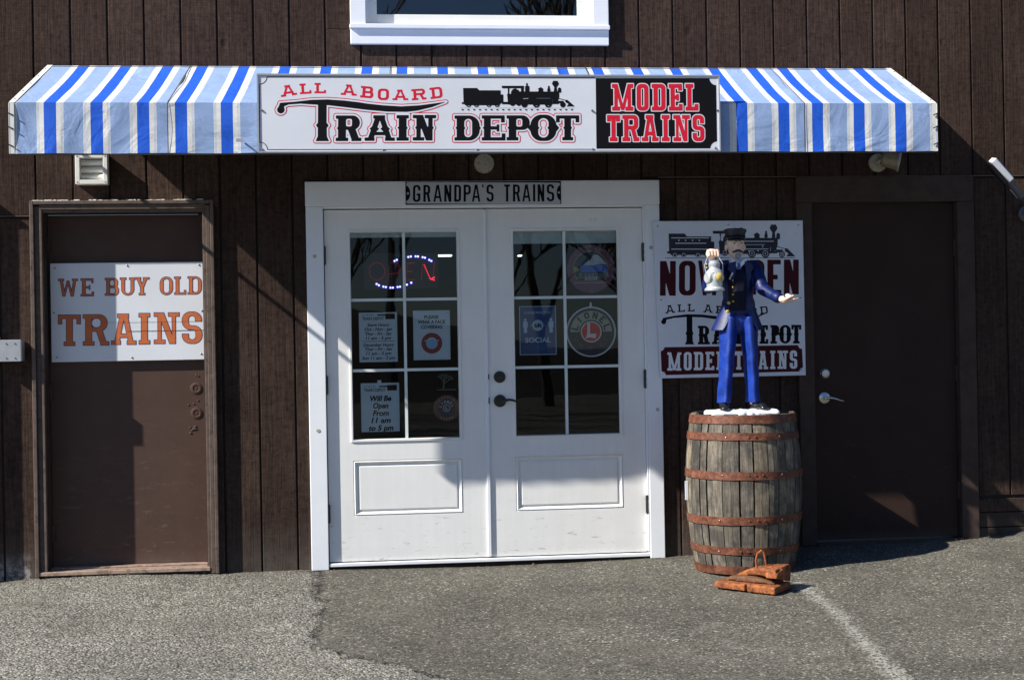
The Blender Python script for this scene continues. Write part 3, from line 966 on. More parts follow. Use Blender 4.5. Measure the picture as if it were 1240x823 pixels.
# ------------------------------------------------------------------ wall of planks
wall = thing('building_wall', (0, 0, 0), 'dark brown rough sawn plank wall of the shop building with vertical grooves', 'wall')
def build_wall():
    mb = MB()
    back = [(XL, XR, -0.2, ZT)]
    for h in OPEN: back = cut(back, h)
    for x0, x1, z0, z1 in back: mb.box(x0, x1, 0.0125, 0.16, z0, z1)
    mb.build('sheathing', M['dark_gap'], wall)
    # room behind the doors and window so that the panes look into a dim interior
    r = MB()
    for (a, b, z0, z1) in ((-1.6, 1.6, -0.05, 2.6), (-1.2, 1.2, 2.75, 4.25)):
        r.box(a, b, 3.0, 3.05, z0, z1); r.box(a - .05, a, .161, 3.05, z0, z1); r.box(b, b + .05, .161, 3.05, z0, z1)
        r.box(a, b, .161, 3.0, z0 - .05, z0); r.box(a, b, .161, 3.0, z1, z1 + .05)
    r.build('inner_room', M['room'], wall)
    meshes = {}
    gap = 0.0056
    k0 = int(math.floor((XL - G0) / GP)) - 1
    rng = random.Random(5)
    for k in range(k0, k0 + 46):
        xa = G0 + k * GP + gap; xb = G0 + (k + 1) * GP - gap
        if xb < XL or xa > XR: continue
        xm = (xa + xb) / 2
        rects = [(xa, xb, -0.12, ZT)]
        for h in OPEN: rects = cut(rects, h)
        if xm < -2.5: rects = cut(rects, (XL - 1, -2.515, 2.021, 2.036))
        rects = cut(rects, (0.965, XR + 1, 2.221, 2.236)) if xm > 1.0 else rects
        if xm > 2.85: rects = cut(rects, (2.87, XR + 1, -0.12, 0.312))
        for x0, x1, z0, z1 in rects:
            if x1 - x0 < .012 or z1 - z0 < .02: continue
            x0 = max(x0, XL)
            lower = z1 < 2.3 and (xm < -2.5 or xm > 1.0)
            yo = 0.003 if lower else rng.uniform(-.0008, .0008)
            m = MB(); m.box(x0, x1, yo, 0.0122, z0, z1, 0.0022)
            m.build('plank', M['siding'], wall, loc=((x0 + x1) / 2, 0, (z0 + z1) / 2))
    # horizontal skirt boards low at the right
    for z0, z1, yy in ((0.215, 0.292, 0.002), (0.125, 0.208, 0.0), (0.02, 0.118, 0.001)):
        m = MB(); m.box(2.945, XR, yy, 0.0122, z0, z1, 0.002)
        m.build('skirt_board', M['siding'], wall, loc=(3.6, 0, (z0 + z1) / 2))
    m = MB()
    m.box(XL, -2.56, -0.006, 0.0119, 2.0305, 2.0355); m.box(1.018, XR, -0.005, 0.0119, 2.2305, 2.2355)
    m.build_each('flashing_strip', M['trim_edge'], wall)
build_wall()

# ------------------------------------------------------------------ brown metal door at the left
def build_door_left():
    d = thing('brown_metal_door', (-2.05, 0, 0.02), 'worn brown metal door set back in its frame at the left, with blanked off lock plates', 'door')
    X0, X1, ZT_ = -2.558, -1.550, 2.115
    m = MB()
    m.box(X0, X0 + .022, -0.044, 0, 0.02, ZT_, .003); m.box(X0 + .0225, X0 + .05, -0.020, 0.0, 0.02, ZT_ - .03, .002)
    m.box(X0 + .0505, X0 + .066, -0.034, 0.0, 0.02, ZT_ - .05, .003)
    m.build('left_casing', M['trim_edge'], d)
    m = MB()
    m.box(X1 - .02, X1, -0.046, 0, 0.01, ZT_, .003); m.box(X1 - .045, X1 - .0205, -0.036, 0.0, 0.01, ZT_ - .03, .003)
    m.box(X1 - .062, X1 - .0455, -0.026, 0.0, 0.01, ZT_ - .05, .002)
    m.build('right_casing', M['trim_edge'], d)
    m = MB()
    m.box(X0 + .0225, X1 - .0205, -0.044, 0, ZT_ - .022, ZT_ - .001, .003); m.box(X0 + .0505, X1 - .0455, -0.034, 0, ZT_ - .05, ZT_ - .0225, .002)
    m.box(X0 + .0665, X1 - .0625, -0.020, 0, ZT_ - .066, ZT_ - .0505, .001)
    m.build('head_casing', M['trim_edge'], d)
    m = MB()
    m.box(-2.5145, -2.492, 0.0, 0.17, 0.02, 2.074); m.box(-1.618, -1.5955, 0.0, 0.17, 0.02, 2.074); m.box(-2.492, -1.618, 0.0, 0.17, 2.05, 2.074)
    m.build_each('jamb', M['trim_brown'], d)
    m = MB(); m.box(-2.489, -1.621, 0.128, 0.168, 0.058, 2.046, .002)
    leaf = m.build('leaf', M['door_brown'], d)
    for z in (1.05, 0.908):
        m = MB()
        m.lathe([(.0001, -.004), (.008, -.004), (.009, -.002), (.016, -.002), (.019, -.005), (.028, -.005), (.033, -.003), (.034, 0)], (-1.675, .128, z), 'Y', 28)
        m.build('lock_plate', M['door_brown'], leaf, smooth=True)
    m = MB()
    for i in range(9):
        a = random.uniform(0, 6.28); rr = random.uniform(.0, .03)
        m.ell((-1.69 + rr * math.cos(a), .1275, .815 + rr * math.sin(a)), (random.uniform(.005, .012), .004, random.uniform(.004, .010)), 8, 6)
    for x, z in ((-1.72, .955), (-1.69, .962), (-1.665, .98), (-1.66, 1.12), (-1.672, 1.125), (-2.17, 1.70)):
        m.ell((x, .1275, z), (.006, .003, .006), 8, 6)
    m.build_each('dent', M['door_brown'], leaf, smooth=True)
    for z in (1.83, 1.0, .2):
        m = MB(); m.lathe([(.009, 0), (.009, .09)], (-2.487, .118, z), 'Z', 10)
        m.box(-2.4919, -2.466, .1225, .1275, z, z + .09)
        m.build('hinge', M['trim_brown'], leaf)
    m = MB()
    m.box(-2.54, -1.60, -0.040, 0.17, 0.026, 0.048, .003); m.box(-2.49, -1.62, 0.06, 0.17, 0.0485, 0.056, .002)
    m.build('door_sill', M['sill_tan'], d)
    m = MB(); m.box(-2.54, -1.60, -0.028, 0.15, -0.03, 0.0255); m.build('sill_base', M['dark_gap'], d)
    # flaky white caulk along the top
    m = MB()
    for i in range(70):
        x = random.uniform(X0 + .01, X1 - .05)
        m.box(x, x + random.uniform(.006, .03), -.034 + random.uniform(-.004, .01), -.004, ZT_ - .0008, ZT_ + random.uniform(.001, .006))
    m.stuff('caulk', M['white_plastic'], d)
build_door_left()

# white weathered board on that door
SL = dict(t=.20, hb=.12, e=.075, tk=.12, rr=.42)
def st(**k): return k
def build_board_left():
    x0, x1, z0, z1 = -2.474, -1.621, 1.2145, 1.773
    y = 0.100
    t = thing('hanging_sign', ((x0 + x1) / 2, y, z0), 'white board on the brown metal door reading WE BUY OLD TRAINS in orange slab letters', 'sign')
    m = MB(); m.box(x0, x1, y, y + .027, z0, z1, .0015); m.build('panel', M['sign_white_b'], t)
    mp = lambda yy: board_map(((60, 48), (1190, 38), (70, 775), (1200, 760)), (x0, x1, z0, z1), yy)
    s1 = st(t=.22, hb=.14, e=.08, tk=.13, rr=.36)
    s2 = st(t=.225, hb=.145, e=.075, tk=.17, rr=.32)
    A = [G('W', 118, 160, 265, 293, s1), G('E', 282, 158, 382, 292, s1), G('B', 460, 155, 566, 288, s1), G('U', 570, 152, 690, 287, s1), G('Y', 678, 150, 792, 285, s1),
         G('O', 865, 146, 966, 285, s1), G('L', 972, 146, 1064, 282, s1), G('D', 1072, 144, 1180, 281, s1)]
    A += [G('T', 116, 424, 286, 657, s2), G('R', 298, 422, 494, 655, s2), G('A', 505, 418, 694, 650, s2), G('I', 698, 414, 806, 648, s2), G('N', 820, 410, 1014, 645, s2), G('S', 1028, 404, 1184, 645, s2)]
    bb = (90, 120, 1200, 690)
    m = MB(); ink_mesh(m, A, bb, 0.0, 2.2, mp(y - .0006)); m.build_each('letter_outline', M['ink_navy'], t, fixn=False)
    m = MB(); ink_mesh(m, A, bb, -5.0, 2.2, mp(y - .0012)); m.build_each('letter', M['ink_orange'], t, fixn=False)
    s = MB()
    for fx, fz in ((.03, .05), (.5, .03), (.97, .03), (.02, .5), (.985, .5), (.035, .95), (.52, .965), (.975, .94)):
        s.lathe([(.0055, 0), (.005, -.003), (.002, -.0045)], (x0 + (x1 - x0) * fx, y, z1 - (z1 - z0) * fz), 'Y', 10)
    s.build_each('screw', M['screw'], t)
    m = MB(); m.box(x0 + .42, x1 - .004, y - .0016, y - .0012, 1.381, 1.3835); m.box(x0 + .27, x1 - .05, y - .0016, y - .0012, 1.4325, 1.4335)
    m.build_each('crack_line', M['ink_grey'], t)
build_board_left()

# ------------------------------------------------------------------ white double door
def build_double_door():
    d = thing('white_double_door', (0, 0, 0.0), 'white double door with glazed upper halves under the striped awning', 'door')
    m = MB(); m.box(-1.036, 1.017, -0.030, 0.0, 2.0725, 2.214, .003); m.build('header_board', M['white_trim'], d)
    m = MB(); m.box(-1.034, -0.936, -0.0265, 0.0, 0.004, 2.0715, .003); m.build('left_casing', M['white_trim'], d)
    m = MB(); m.box(0.929, 1.016, -0.0265, 0.0, 0.008, 2.0715, .003); m.build('right_casing', M['white_trim'], d)
    m = MB()
    m.box(-0.984, -0.9365, 0.001, 0.16, 0.0, 2.149); m.box(0.9265, 0.964, 0.001, 0.16, 0.0, 2.149); m.box(-0.9365, 0.9265, 0.001, 0.16, 2.0605, 2.149)
    m.box(-0.9345, 0.9275, -0.018, 0.0005, 2.0605, 2.0722, .002)
    m.box(0.917, 0.9285, -0.024, 0.0005, 0.05, 2.060, .002)
    m.build_each('jamb', M['white_trim'], d)
    m = MB(); m.box(-0.934, 0.928, -0.022, 0.15, 0.020, 0.040, .003); m.build('threshold', M['white_trim'], d)
    m = MB(); m.box(-0.934, 0.928, -0.006, 0.15, -0.06, 0.0195); m.build('threshold_base', M['dark_gap'], d)
    for side in (-1, 1):
        if side < 0: X0, X1, gx0, gx1, px0, px1 = -0.931, -0.009, -0.784, -0.175, -0.790, -0.157
        else: X0, X1, gx0, gx1, px0, px1 = -0.003, 0.9155, 0.157, 0.765, 0.146, 0.783
        Z0, Z1, g0, g1, p0, p1 = 0.047, 2.054, 0.742, 1.923, 0.303, 0.622
        dz = 0.004 if side < 0 else 0.0
        m = MB()
        ya, yb = 0.0, 0.045
        G_ = 0.016
        m.box(X0, gx0 - G_, ya, yb, Z0, Z1); m.box(gx1 + G_, X1, ya, yb, Z0, Z1)
        m.box(gx0 - G_, gx1 + G_, ya, yb, g1 + G_, Z1); m.box(gx0 - G_, gx1 + G_, ya, yb, p1, g0 - G_)
        m.box(gx0 - G_, px0, ya, yb, p0, p1) if px0 > gx0 - G_ else None
        m.box(px1, gx1 + G_, ya, yb, p0, p1) if px1 < gx1 + G_ else None
        m.box(gx0 - G_, gx1 + G_, ya, yb, Z0, p0)
        leaf = m.build('door_leaf', M['white_door'], d)
        if side < 0: leaf['label'] = 'left door leaf with hours notices and open sign'
        else: leaf['label'] = 'right door leaf with black handle'
        m = MB()
        m.rings([(gx0 - G_, gx1 + G_, g0 - G_, g1 + G_, 0.0), (gx0 - G_ + .002, gx1 + G_ - .002, g0 - G_ + .002, g1 + G_ - .002, -.007),
                 (gx0 - .004, gx1 + .004, g0 - .004, g1 + .004, -.007), (gx0, gx1, g0, g1, 0.018)], cap=False)
        m.build('glazing_bead', M['white_door'], leaf)
        m = MB()
        px0b, px1b = max(px0, gx0 - G_), min(px1, gx1 + G_)
        m.rings([(px0b, px1b, p0, p1, 0.0), (px0b + .004, px1b - .004, p0 + .004, p1 - .004, 0.004), (px0b + .010, px1b - .010, p0 + .010, p1 - .010, -.003),
                 (px0b + .028, px1b - .028, p0 + .028, p1 - .028, 0.013), (px0b + .038, px1b - .038, p0 + .038, p1 - .038, 0.004)])
        m.build('raised_panel', M['white_door'], leaf)
        xm = (-0.4785 if side < 0 else 0.4545); zs = [1.1345, 1.5385]
        m = MB()
        m.box(xm - .008, xm + .008, 0.010, 0.0285, g0, g1)
        for z in zs:
            m.box(gx0, xm - .0082, 0.0105, 0.028, z - .008, z + .008); m.box(xm + .0082, gx1, 0.0105, 0.028, z - .008, z + .008)
        m.build('muntin', M['muntin'], leaf)
        zz = [g0, zs[0], zs[1], g1]; xx = [gx0, xm, gx1]
        for i in range(2):
            for j in range(3):
                m = MB(); m.add([(xx[i], .0195, zz[j]), (xx[i + 1], .0195, zz[j]), (xx[i + 1], .0195, zz[j + 1]), (xx[i], .0195, zz[j + 1])], [(0, 1, 2, 3)])
                m.build('pane', M['glass'], leaf, loc=((xx[i] + xx[i + 1]) / 2, 0, (zz[j] + zz[j + 1]) / 2))
        if side > 0:  # pale strip painted in for the reflection along the top of the glass
            m = MB(); m.box(gx0, gx1, .031, .033, 1.853, g1 + .01); m.build('reflection_band', M['reflection_band'], leaf)
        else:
            m = MB(); m.box(gx0, gx1, .031, .033, 1.897, g1 + .01); m.build('reflection_band', M['reflection_band'], leaf)
        hx = -0.9375 if side < 0 else 0.9175
        for z in (1.795, 1.055, 0.322):
            m = MB(); m.lathe([(.004, -.058), (.0085, -.054), (.0085, -.018), (.0075, -.017), (.0085, -.016), (.0085, .016), (.0075, .017), (.0085, .018), (.0085, .054), (.004, .058)], (hx + .002, -.016, z), 'Z', 10)
            m.box(hx - .012 + (0 if side < 0 else .004), hx + .014, -.008, -.0005, z - .05, z + .05)
            m.build('hinge', M['black_metal'], leaf)
        if side < 0:
            m = MB(); m.box(-0.022, -0.0025, -0.012, -.0003, 0.05, 2.05, .002); m.build('astragal', M['white_trim'], leaf)
            m = MB(); m.box(-0.006, 0.001, -.0135, -.0123, .93, .965); m.box(-0.006, 0.001, -.0135, -.0123, 1.07, 1.10)
            m.build_each('strike', M['black_metal'], leaf)
        else:
            m = MB(); m.lathe([(.034, 0), (.034, -.008), (.030, -.012), (.014, -.013), (.012, -.02), (.003, -.021)], (.062, 0, 1.083), 'Y', 28)
            m.build('deadbolt', M['black_metal'], leaf, smooth=True)
            m = MB(); m.lathe([(.036, 0), (.036, -.008), (.031, -.013), (.014, -.014), (.013, -.045), (.003, -.048)], (.062, 0, .945), 'Y', 28)
            m.tube([(.062, -.042, .945), (.085, -.046, .948), (.11, -.05, .952), (.135, -.05, .948), (.152, -.046, .940)], [.010, .009, .0075, .007, .005], 10)
            m.build('lever_handle', M['black_metal'], leaf, smooth=True)
            m = MB()
            for x in (.611, .640): m.ell((x, -.001, 1.988), (.004, .003, .004), 8, 6)
            m.build_each('screw_cap', M['metal_grey'], leaf)
    # plugs in the casings
    m = MB()
    for x, z in ((-.987, 1.79), (.985, .875), (.962, 1.82), (-.985, .80)):
        m.lathe([(.011, 0), (.010, -.0028), (.001, -.003)], (x, -.0265, z), 'Y', 14)
    m.build_each('knot_plug', M['beige_disc'], d)
    # lamps glimpsed inside
    for x, y, z, w in ((-.545, 1.9, 2.15, .16), (-.22, 1.2, 1.85, .12), (.33, 2.0, 1.78, .035), (.46, 2.2, 1.9, .03)):
        o = thing('ceiling_lamp', (x, y, z), {-.545: 'thin white lamp glow seen through the top panes of the left leaf', -.22: 'short lamp glow at the right edge of the left leaf panes',
             .33: 'tiny warm lamp seen through the right leaf upper pane', .46: 'tiny warm lamp beside the round purple decal pane'}[x], 'lamp', 'lamps glimpsed inside the shop')
        m = MB(); m.box(x, x + w, y, y + .05, z, z + .012, .004); m.build('tube', M['tube'], o)
build_double_door()

# things fixed to the panes -------------------------------------------------
YB = 0.0235
def notice(name, x0, x1, z0, z1, face, label, cat='notice'):
    t = thing(name, ((x0 + x1) / 2, YB, z0), label, cat)
    m = MB(); m.box(x0, x1, YB, YB + .0012, z0, z1); m.build('sheet', face, t)
    return t
def mini_logo(t, cx, cz, w):
    m = MB()
    text_into(m, 'ALL ABOARD', cx - w * .28, cz + w * .085, YB - .0004, height=w * .035, width=w * .33)
    text_into(m, 'TRAIN DEPOT', cx - w * .14, cz - w * .01, YB - .0004, height=w * .08, width=w * .60, bold=.02)
    m.box(cx - w * .02, cx + w * .22, YB - .0004, YB - .0003, cz + w * .065, cz + w * .10)
    m.box(cx + w * .20, cx + w * .46, YB - .0004, YB - .0003, cz - w * .03, cz + w * .12)
    m.stuff('shop_logo', M['ink_black'], t, fixn=False)
    m = MB(); text_into(m, 'MODEL', cx + w * .33, cz + w * .08, YB - .0008, height=w * .045, width=w * .2); text_into(m, 'TRAINS', cx + w * .33, cz + w * .015, YB - .0008, height=w * .045, width=w * .22)
    m.stuff('logo_lettering', M['decal_rust'], t, fixn=False)
def px(x, y):   # artwork scale of the panes: maps photo units near the doors to metres
    return (-0.945 + (x - (391.4 + (y - 254) * .0188)) * .00479, 2.054 - (y - 254.5 + (x - 391) * .012) * .004725)

t = notice('store_hours_notice', -.742, -.523, 1.182, 1.467, M['paper'], 'white sheet listing store hours in italics on the middle left pane')
mini_logo(t, -.632, 1.434, .21)
m = MB()
for s, z, h, w in (('Store Hours', 1.396, .0175, .125), ('Oct - Nov - Jan', 1.371, .0175, .158), ('Thur - Fri - Sat', 1.345, .0175, .150), ('11 am - 5 pm', 1.320, .0175, .145),
                ('December Hours', 1.281, .0175, .175), ('Thur - Fri - Sat', 1.257, .0175, .155), ('11 am - 5 pm', 1.232, .0175, .145), ('Sun 11 am - 3 pm', 1.206, .0175, .19)):
    text_into(m, s, -.632, z, YB - .0004, height=h, width=w, bold=.022, shear=.22)
m.box(-.725, -.54, YB - .0006, YB - .0004, 1.300, 1.3025)
m.stuff('lettering', M['ink_black'], t, fixn=False)

t = notice('face_covering_notice', -.431, -.218, 1.189, 1.474, M['paper'], 'white sheet reading PLEASE WEAR A FACE COVERING with a red ringed mask symbol')
m = MB()
for s, z, w in (('PLEASE', 1.436, .082), ('WEAR A FACE', 1.408, .158), ('COVERING', 1.378, .125)):
    text_into(m, s, -.325, z, YB - .0004, height=.0185, width=w, bold=.03)
m.stuff('lettering', M['ink_black'], t, fixn=False)
fm = lambda yy: (lambda x, y: (x * .001, yy, -y * .001))
m = MB(); ink_mesh(m, [RING_(-325, -1285, 60, 33)], (-400, -1360, -250, -1210), 0, 1.2, fm(YB - .0004)); m.build('warning_ring', M['mask_red'], t, fixn=False)
m = MB(); ink_mesh(m, [P_([(-357, -1290), (-340, -1305), (-325, -1311), (-310, -1305), (-293, -1290), (-300, -1270), (-312, -1257), (-338, -1257), (-350, -1270)]), B_(-368, -1303, -345, -1297), B_(-305, -1303, -282, -1297)], (-400, -1360, -250, -1210), 0, 1.2, fm(YB - .0009))
m.build('mask_symbol', M['mask_blue'], t, fixn=False)

t = notice('opening_times_notice', -.738, -.518, .782, 1.062, M['paper'], 'white sheet reading Will Be Open From 11 am to 5 pm')
mini_logo(t, -.628, 1.024, .21)
m = MB()
for s, z, w in (('Will Be', .974, .122), ('Open', .932, .088), ('From', .889, .092), ('11 am', .848, .112), ('to 5 pm', .804, .142)):
    text_into(m, s, -.625, z, YB - .0004, height=.030, width=w, bold=.035, shear=.2)
m.stuff('lettering', M['ink_black'], t, fixn=False)
m = MB(); m.box(-.642, -.62, YB - .001, YB - .0005, 1.058, 1.078); m.build('tape', M['white_plastic'], t)

t = notice('distancing_notice', .186, .402, 1.206, 1.49, M['paper_blue'], 'blue sheet reading PLEASE PRACTICE 6ft SOCIAL DISTANCING with two white figures')
m = MB()
for a in ((.186, .402, 1.206, 1.2105), (.186, .402, 1.4855, 1.49), (.186, .1905, 1.211, 1.485), (.3975, .402, 1.211, 1.485)):
    m.box(a[0], a[1], YB - .0005, YB - .0003, a[2], a[3])
text_into(m, 'PLEASE PRACTICE', .294, 1.452, YB - .0004, height=.013, width=.155, bold=.01)
text_into(m, 'SOCIAL', .294, 1.293, YB - .0004, height=.028, width=.152, bold=.03)
ink_mesh(m, [C_(294, -1378, 32), B_(252, -1380, 270, -1377), B_(318, -1380, 336, -1377)] + [s for x in (221, 372) for s in (C_(x, -1411, 8), B_(x - 14, -1402, x + 14, -1365, 5), B_(x - 10, -1390, x + 10, -1335, 2))], (200, -1430, 400, -1320), 0, 1.2, fm(YB - .0004))
m.stuff('lettering', M['ink_pale'], t, fixn=False)
m = MB(); text_into(m, '6ft', .294, 1.378, YB - .0009, height=.024, width=.046, bold=.03); m.build('distance_figure', M['ink_black'], t, fixn=False)
m = MB(); text_into(m, 'DISTANCING', .294, 1.252, YB - .0004, height=.024, width=.164, bold=-.005); m.stuff('faint_lettering', M['ink_dim'], t, fixn=False)

def arc_text(mb, s, cx, cz, r, a0, a1, y, h, W, stl, mode='slab'):
    n = len(s)
    shapes = []
    for i, ch in enumerate(s):
        a = R_(a0 + (a1 - a0) * i / (n - 1))
        x = cx + r * math.sin(a); z = cz + r * math.cos(a)
        shapes.append(G(ch, x - W / 2 * (.55 if ch == 'I' else 1), -z - h / 2, x + W / 2 * (.55 if ch == 'I' else 1), -z + h / 2, stl, -math.degrees(a)))
    return shapes
SANS = st(t=.24, hb=.2, rr=.4)

# round white-ringed sign with the arched word LIONEL
t = thing('round_logo_sign', (.612, YB, 1.18), 'round navy and cream emblem with white rim and red hub on a pane', 'sign')
cx, cz = 608, 1335
def disc(name, mat, shapes, y, bb, par, lev=0.0, sub=None, stp=1.2):
    m = MB(); ink_mesh(m, shapes, bb, lev, stp, fm(y), sub=sub); return (m.build if len(m.cuts) < 2 else m.build_each if len(m.cuts) < 9 and 'mark' not in name else m.stuff)(name, mat, par, fixn=False)
bb = (cx - 160, -cz - 175, cx + 160, -cz + 160)
disc('rim', M['ink_white'], [C_(cx, -cz, 147), P_([(cx - 9, -cz - 145), (cx - 4, -cz - 172), (cx + 4, -cz - 172), (cx + 9, -cz - 145)])], YB - .0002, bb, t)
disc('dark_band', M['decal_navy'], [C_(cx, -cz, 138)], YB - .0006, bb, t)
disc('cream_arc', M['decal_cream'], [((cx - 130, -cz - 130, cx + 130, -cz + 4), lambda X, Y: MX(MX(scirc(X, Y, cx, -cz, 123), -scirc(X, Y, cx, -cz, 70)), Y + cz))], YB - .0010, bb, t)
disc('lettering', M['decal_navy'], arc_text(None, 'LIONEL', cx, cz, 98, -74, 74, 0, 40, 30, SANS), YB - .0014, bb, t)
disc('lower_lettering', M['decal_rust'], [((cx + 96 * math.sin(a) - 16, -cz - 96 * math.cos(a) - 16, cx + 96 * math.sin(a) + 16, -cz - 96 * math.cos(a) + 16), (lambda aa: (lambda X, Y: MX(scirc(X, Y, cx + 96 * math.sin(aa), -cz - 96 * math.cos(aa), 13), -scirc(X, Y, cx + 96 * math.sin(aa) + 3, -cz - 96 * math.cos(aa) - 2, 9))))(a)) for a in [R_(q) for q in (115, 140, 180, 220, 245)]], YB - .0010, bb, t)
disc('hub_rim', M['ink_white'], [C_(cx, -cz, 62)], YB - .0014, bb, t)
disc('hub', M['decal_red'], [C_(cx, -cz, 55)], YB - .0018, bb, t)
disc('hub_letter', M['ink_white'], [P_([(cx - 22, -cz - 50), (cx - 6, -cz - 52), (cx - 8, -cz + 10), (cx + 30, -cz + 12), (cx + 26, -cz + 38), (cx - 10, -cz + 32), (cx - 34, -cz + 38), (cx - 24, -cz + 10)])], YB - .0022, bb, t)

# round purple decal
t = thing('round_train_decal', (.611, YB, 1.555), 'faded purple round decal with a blue train under a white smoke cloud', 'decal')
cx, cz = 612, 1702
bb = (cx - 160, -cz - 160, cx + 160, -cz + 160)
disc('disc', M['decal_purple'], [C_(cx, -cz, 140)], YB - .0002, bb, t)
disc('picture_rim', M['decal_olive'], [RING_(cx, -cz - 2, 104, 100)], YB - .0014, bb, t, sub=[B_(cx - 120, -cz + 62, cx + 120, -cz + 130)])
disc('picture_ground', M['decal_navy'], [C_(cx, -cz - 2, 101)], YB - .0006, bb, t, sub=[B_(cx - 120, -cz + 66, cx + 120, -cz + 130)])
disc('smoke', M['ink_lightgrey'], [P_([(cx - 45, -cz - 22), (cx - 20, -cz - 42), (cx, -cz - 52), (cx + 14, -cz - 80), (cx + 40, -cz - 84), (cx + 62, -cz - 66), (cx + 88, -cz - 38), (cx + 92, -cz - 24), (cx + 60, -cz - 30), (cx + 20, -cz - 22)])], YB - .0010, bb, t)
disc('train', M['decal_blue'], [B_(cx - 62, -cz - 22, cx + 96, -cz + 20)], YB - .0010, bb, t)
disc('lamp_cone', M['decal_olive'], [P_([(cx - 98, -cz - 14), (cx - 66, -cz), (cx - 96, -cz + 28)])], YB - .0010, bb, t)
disc('banner', M['decal_cream'], [B_(cx - 92, -cz + 48, cx - 38, -cz + 51), B_(cx + 38, -cz + 48, cx + 92, -cz + 51), B_(cx - 98, -cz + 78, cx + 98, -cz + 82)] + [RING_(cx + q, -cz + 34, 8, 5) for q in (-60, -30, -8, 12, 34, 56, 78)], YB - .0014, bb, t)
disc('plate', M['ink_lightgrey'], [B_(cx - 36, -cz + 46, cx + 36, -cz + 64)], YB - .0018, bb, t)
disc('plate_line', M['decal_purple'], [B_(cx - 28, -cz + 52, cx + 28, -cz + 59)], YB - .0022, bb, t)

# small round decal and tree decal
t = thing('small_round_decal', (-.246, YB, .83), 'small brown ringed round decal with navy centre on a bottom pane', 'decal')
cx, cz = -246, 909
bb = (cx - 90, -cz - 90, cx + 90, -cz + 90)
disc('ring', M['decal_rust'], [C_(cx, -cz, 77)], YB - .0002, bb, t, stp=1.0)
disc('centre', M['decal_navy'], [C_(cx, -cz, 50)], YB - .0006, bb, t, stp=1.0)
disc('lettering', M['ink_lightgrey'], arc_text(None, 'LIONEL', cx, cz, 37, -72, 72, 0, 15, 12, SANS) + [RING_(cx, -cz, 21, 17)], YB - .0010, bb, t, stp=.8)
disc('centre_letter', M['ink_lightgrey'], [G('L', cx - 7, -cz - 10, cx + 8, -cz + 10, SANS)], YB - .0010, bb, t, stp=.8)
disc('edge_mark', M['decal_cream'], [((cx + 63 * math.sin(a) - 6, -cz - 63 * math.cos(a) - 6, cx + 63 * math.sin(a) + 6, -cz - 63 * math.cos(a) + 6), (lambda aa: (lambda X, Y: scirc(X, Y, cx + 63 * math.sin(aa), -cz - 63 * math.cos(aa), 4.0)))(R_(q)) ) for q in (-40, -24, -8, 8, 24, 40, 150, 165, 180, 195, 210) for a in (R_(q),)], YB - .0008, bb, t, stp=1.0)
t = thing('tree_decal', (-.23, YB, 1.0), 'thin grey green decal of a bare tree above the small round decal', 'decal')
m = MB()
def twig(x, z, a, L, w, k):
    x2 = x + L * math.sin(a); z2 = z + L * math.cos(a)
    nx, nz = math.cos(a) * w / 2, -math.sin(a) * w / 2
    m.add([(x - nx, YB - .0005, z - nz), (x + nx, YB - .0005, z + nz), (x2 + nx * .6, YB - .0005, z2 + nz * .6), (x2 - nx * .6, YB - .0005, z2 - nz * .6)], [(0, 1, 2, 3)])
    if k:
        for da in (-.5, -.05, .45): twig(x2, z2, a + da + random.uniform(-.1, .1), L * .66, w * .62, k - 1)
twig(-.262, 1.022, .05, .036, .008, 3); twig(-.258, 1.05, .9, .03, .005, 2)
m.box(-.30, -.19, YB - .0006, YB - .0004, 1.013, 1.017)
m.stuff('tree_print', M['decal_green'], t, fixn=False)

# LED open sign hanging behind the left leaf
def build_led():
    y = .055
    t = thing('led_open_sign', (-.48, y, 1.60), 'led OPEN sign of blue and red dots hanging behind the top left door panes', 'sign')
    q = lambda X, Y: (-0.784 + (X - 5) * .000515, 1.923 - (Y - 15) * .000515)
    mbk = MB(); (a, b), (c, d) = q(150, 640), q(990, 240)
    mbk.box(a, c, y + .006, y + .014, b, d, .002); mbk.build('backing_plate', M['room'], t)
    core, red, dim = MB(), MB(), MB()
    halo = MB()
    for X, Y in ((498, 326), (523, 314), (653, 283), (681, 278), (735, 277), (762, 278), (814, 287), (840, 293), (888, 318), (911, 330), (293, 581), (318, 596), (368, 612), (395, 617), (447, 625), (474, 625), (527, 618), (554, 615), (631, 593), (681, 572)):
        x, z = q(X, Y); core.ell((x, y, z), (.0038, .003, .0038), 8, 6); halo.ell((x, y + .003, z), (.0075, .002, .0075), 8, 6)
    def dots(mb_, pts, n, r):
        for i in range(n):
            f = i / max(1, n - 1) * (len(pts) - 1); k = min(int(f), len(pts) - 2); f -= k
            X = pts[k][0] * (1 - f) + pts[k + 1][0] * f; Y = pts[k][1] * (1 - f) + pts[k + 1][1] * f
            x, z = q(X, Y); mb_.ell((x, y, z), (r, .002, r), 6, 4)
    dots(dim, [(300 + 88 * math.cos(a), 440 + 98 * math.sin(a)) for a in np.linspace(0, 6.28, 25)], 34, .0022)
    dots(dim, [(420, 545), (450, 350), (540, 355), (560, 420), (530, 465), (440, 470)], 26, .0022)
    dots(dim, [(720, 350), (640, 355), (625, 540), (720, 540)], 22, .0022); dots(dim, [(640, 445), (700, 445)], 6, .0022)
    dots(dim, [(795, 545), (812, 350)], 12, .0022); dots(dim, [(925, 540), (945, 350)], 12, .0026)
    dots(red, [(830, 375), (895, 530), (940, 545)], 16, .0036); dots(red, [(940, 515), (920, 525)], 3, .004)
    core.stuff('blue_led', M['led_blue_core'], t); halo.stuff('blue_led_lens', M['led_blue'], t); red.stuff('bright_red_led', M['led_red'], t); dim.stuff('dim_red_led', M['led_red_dim'], t)
build_led()

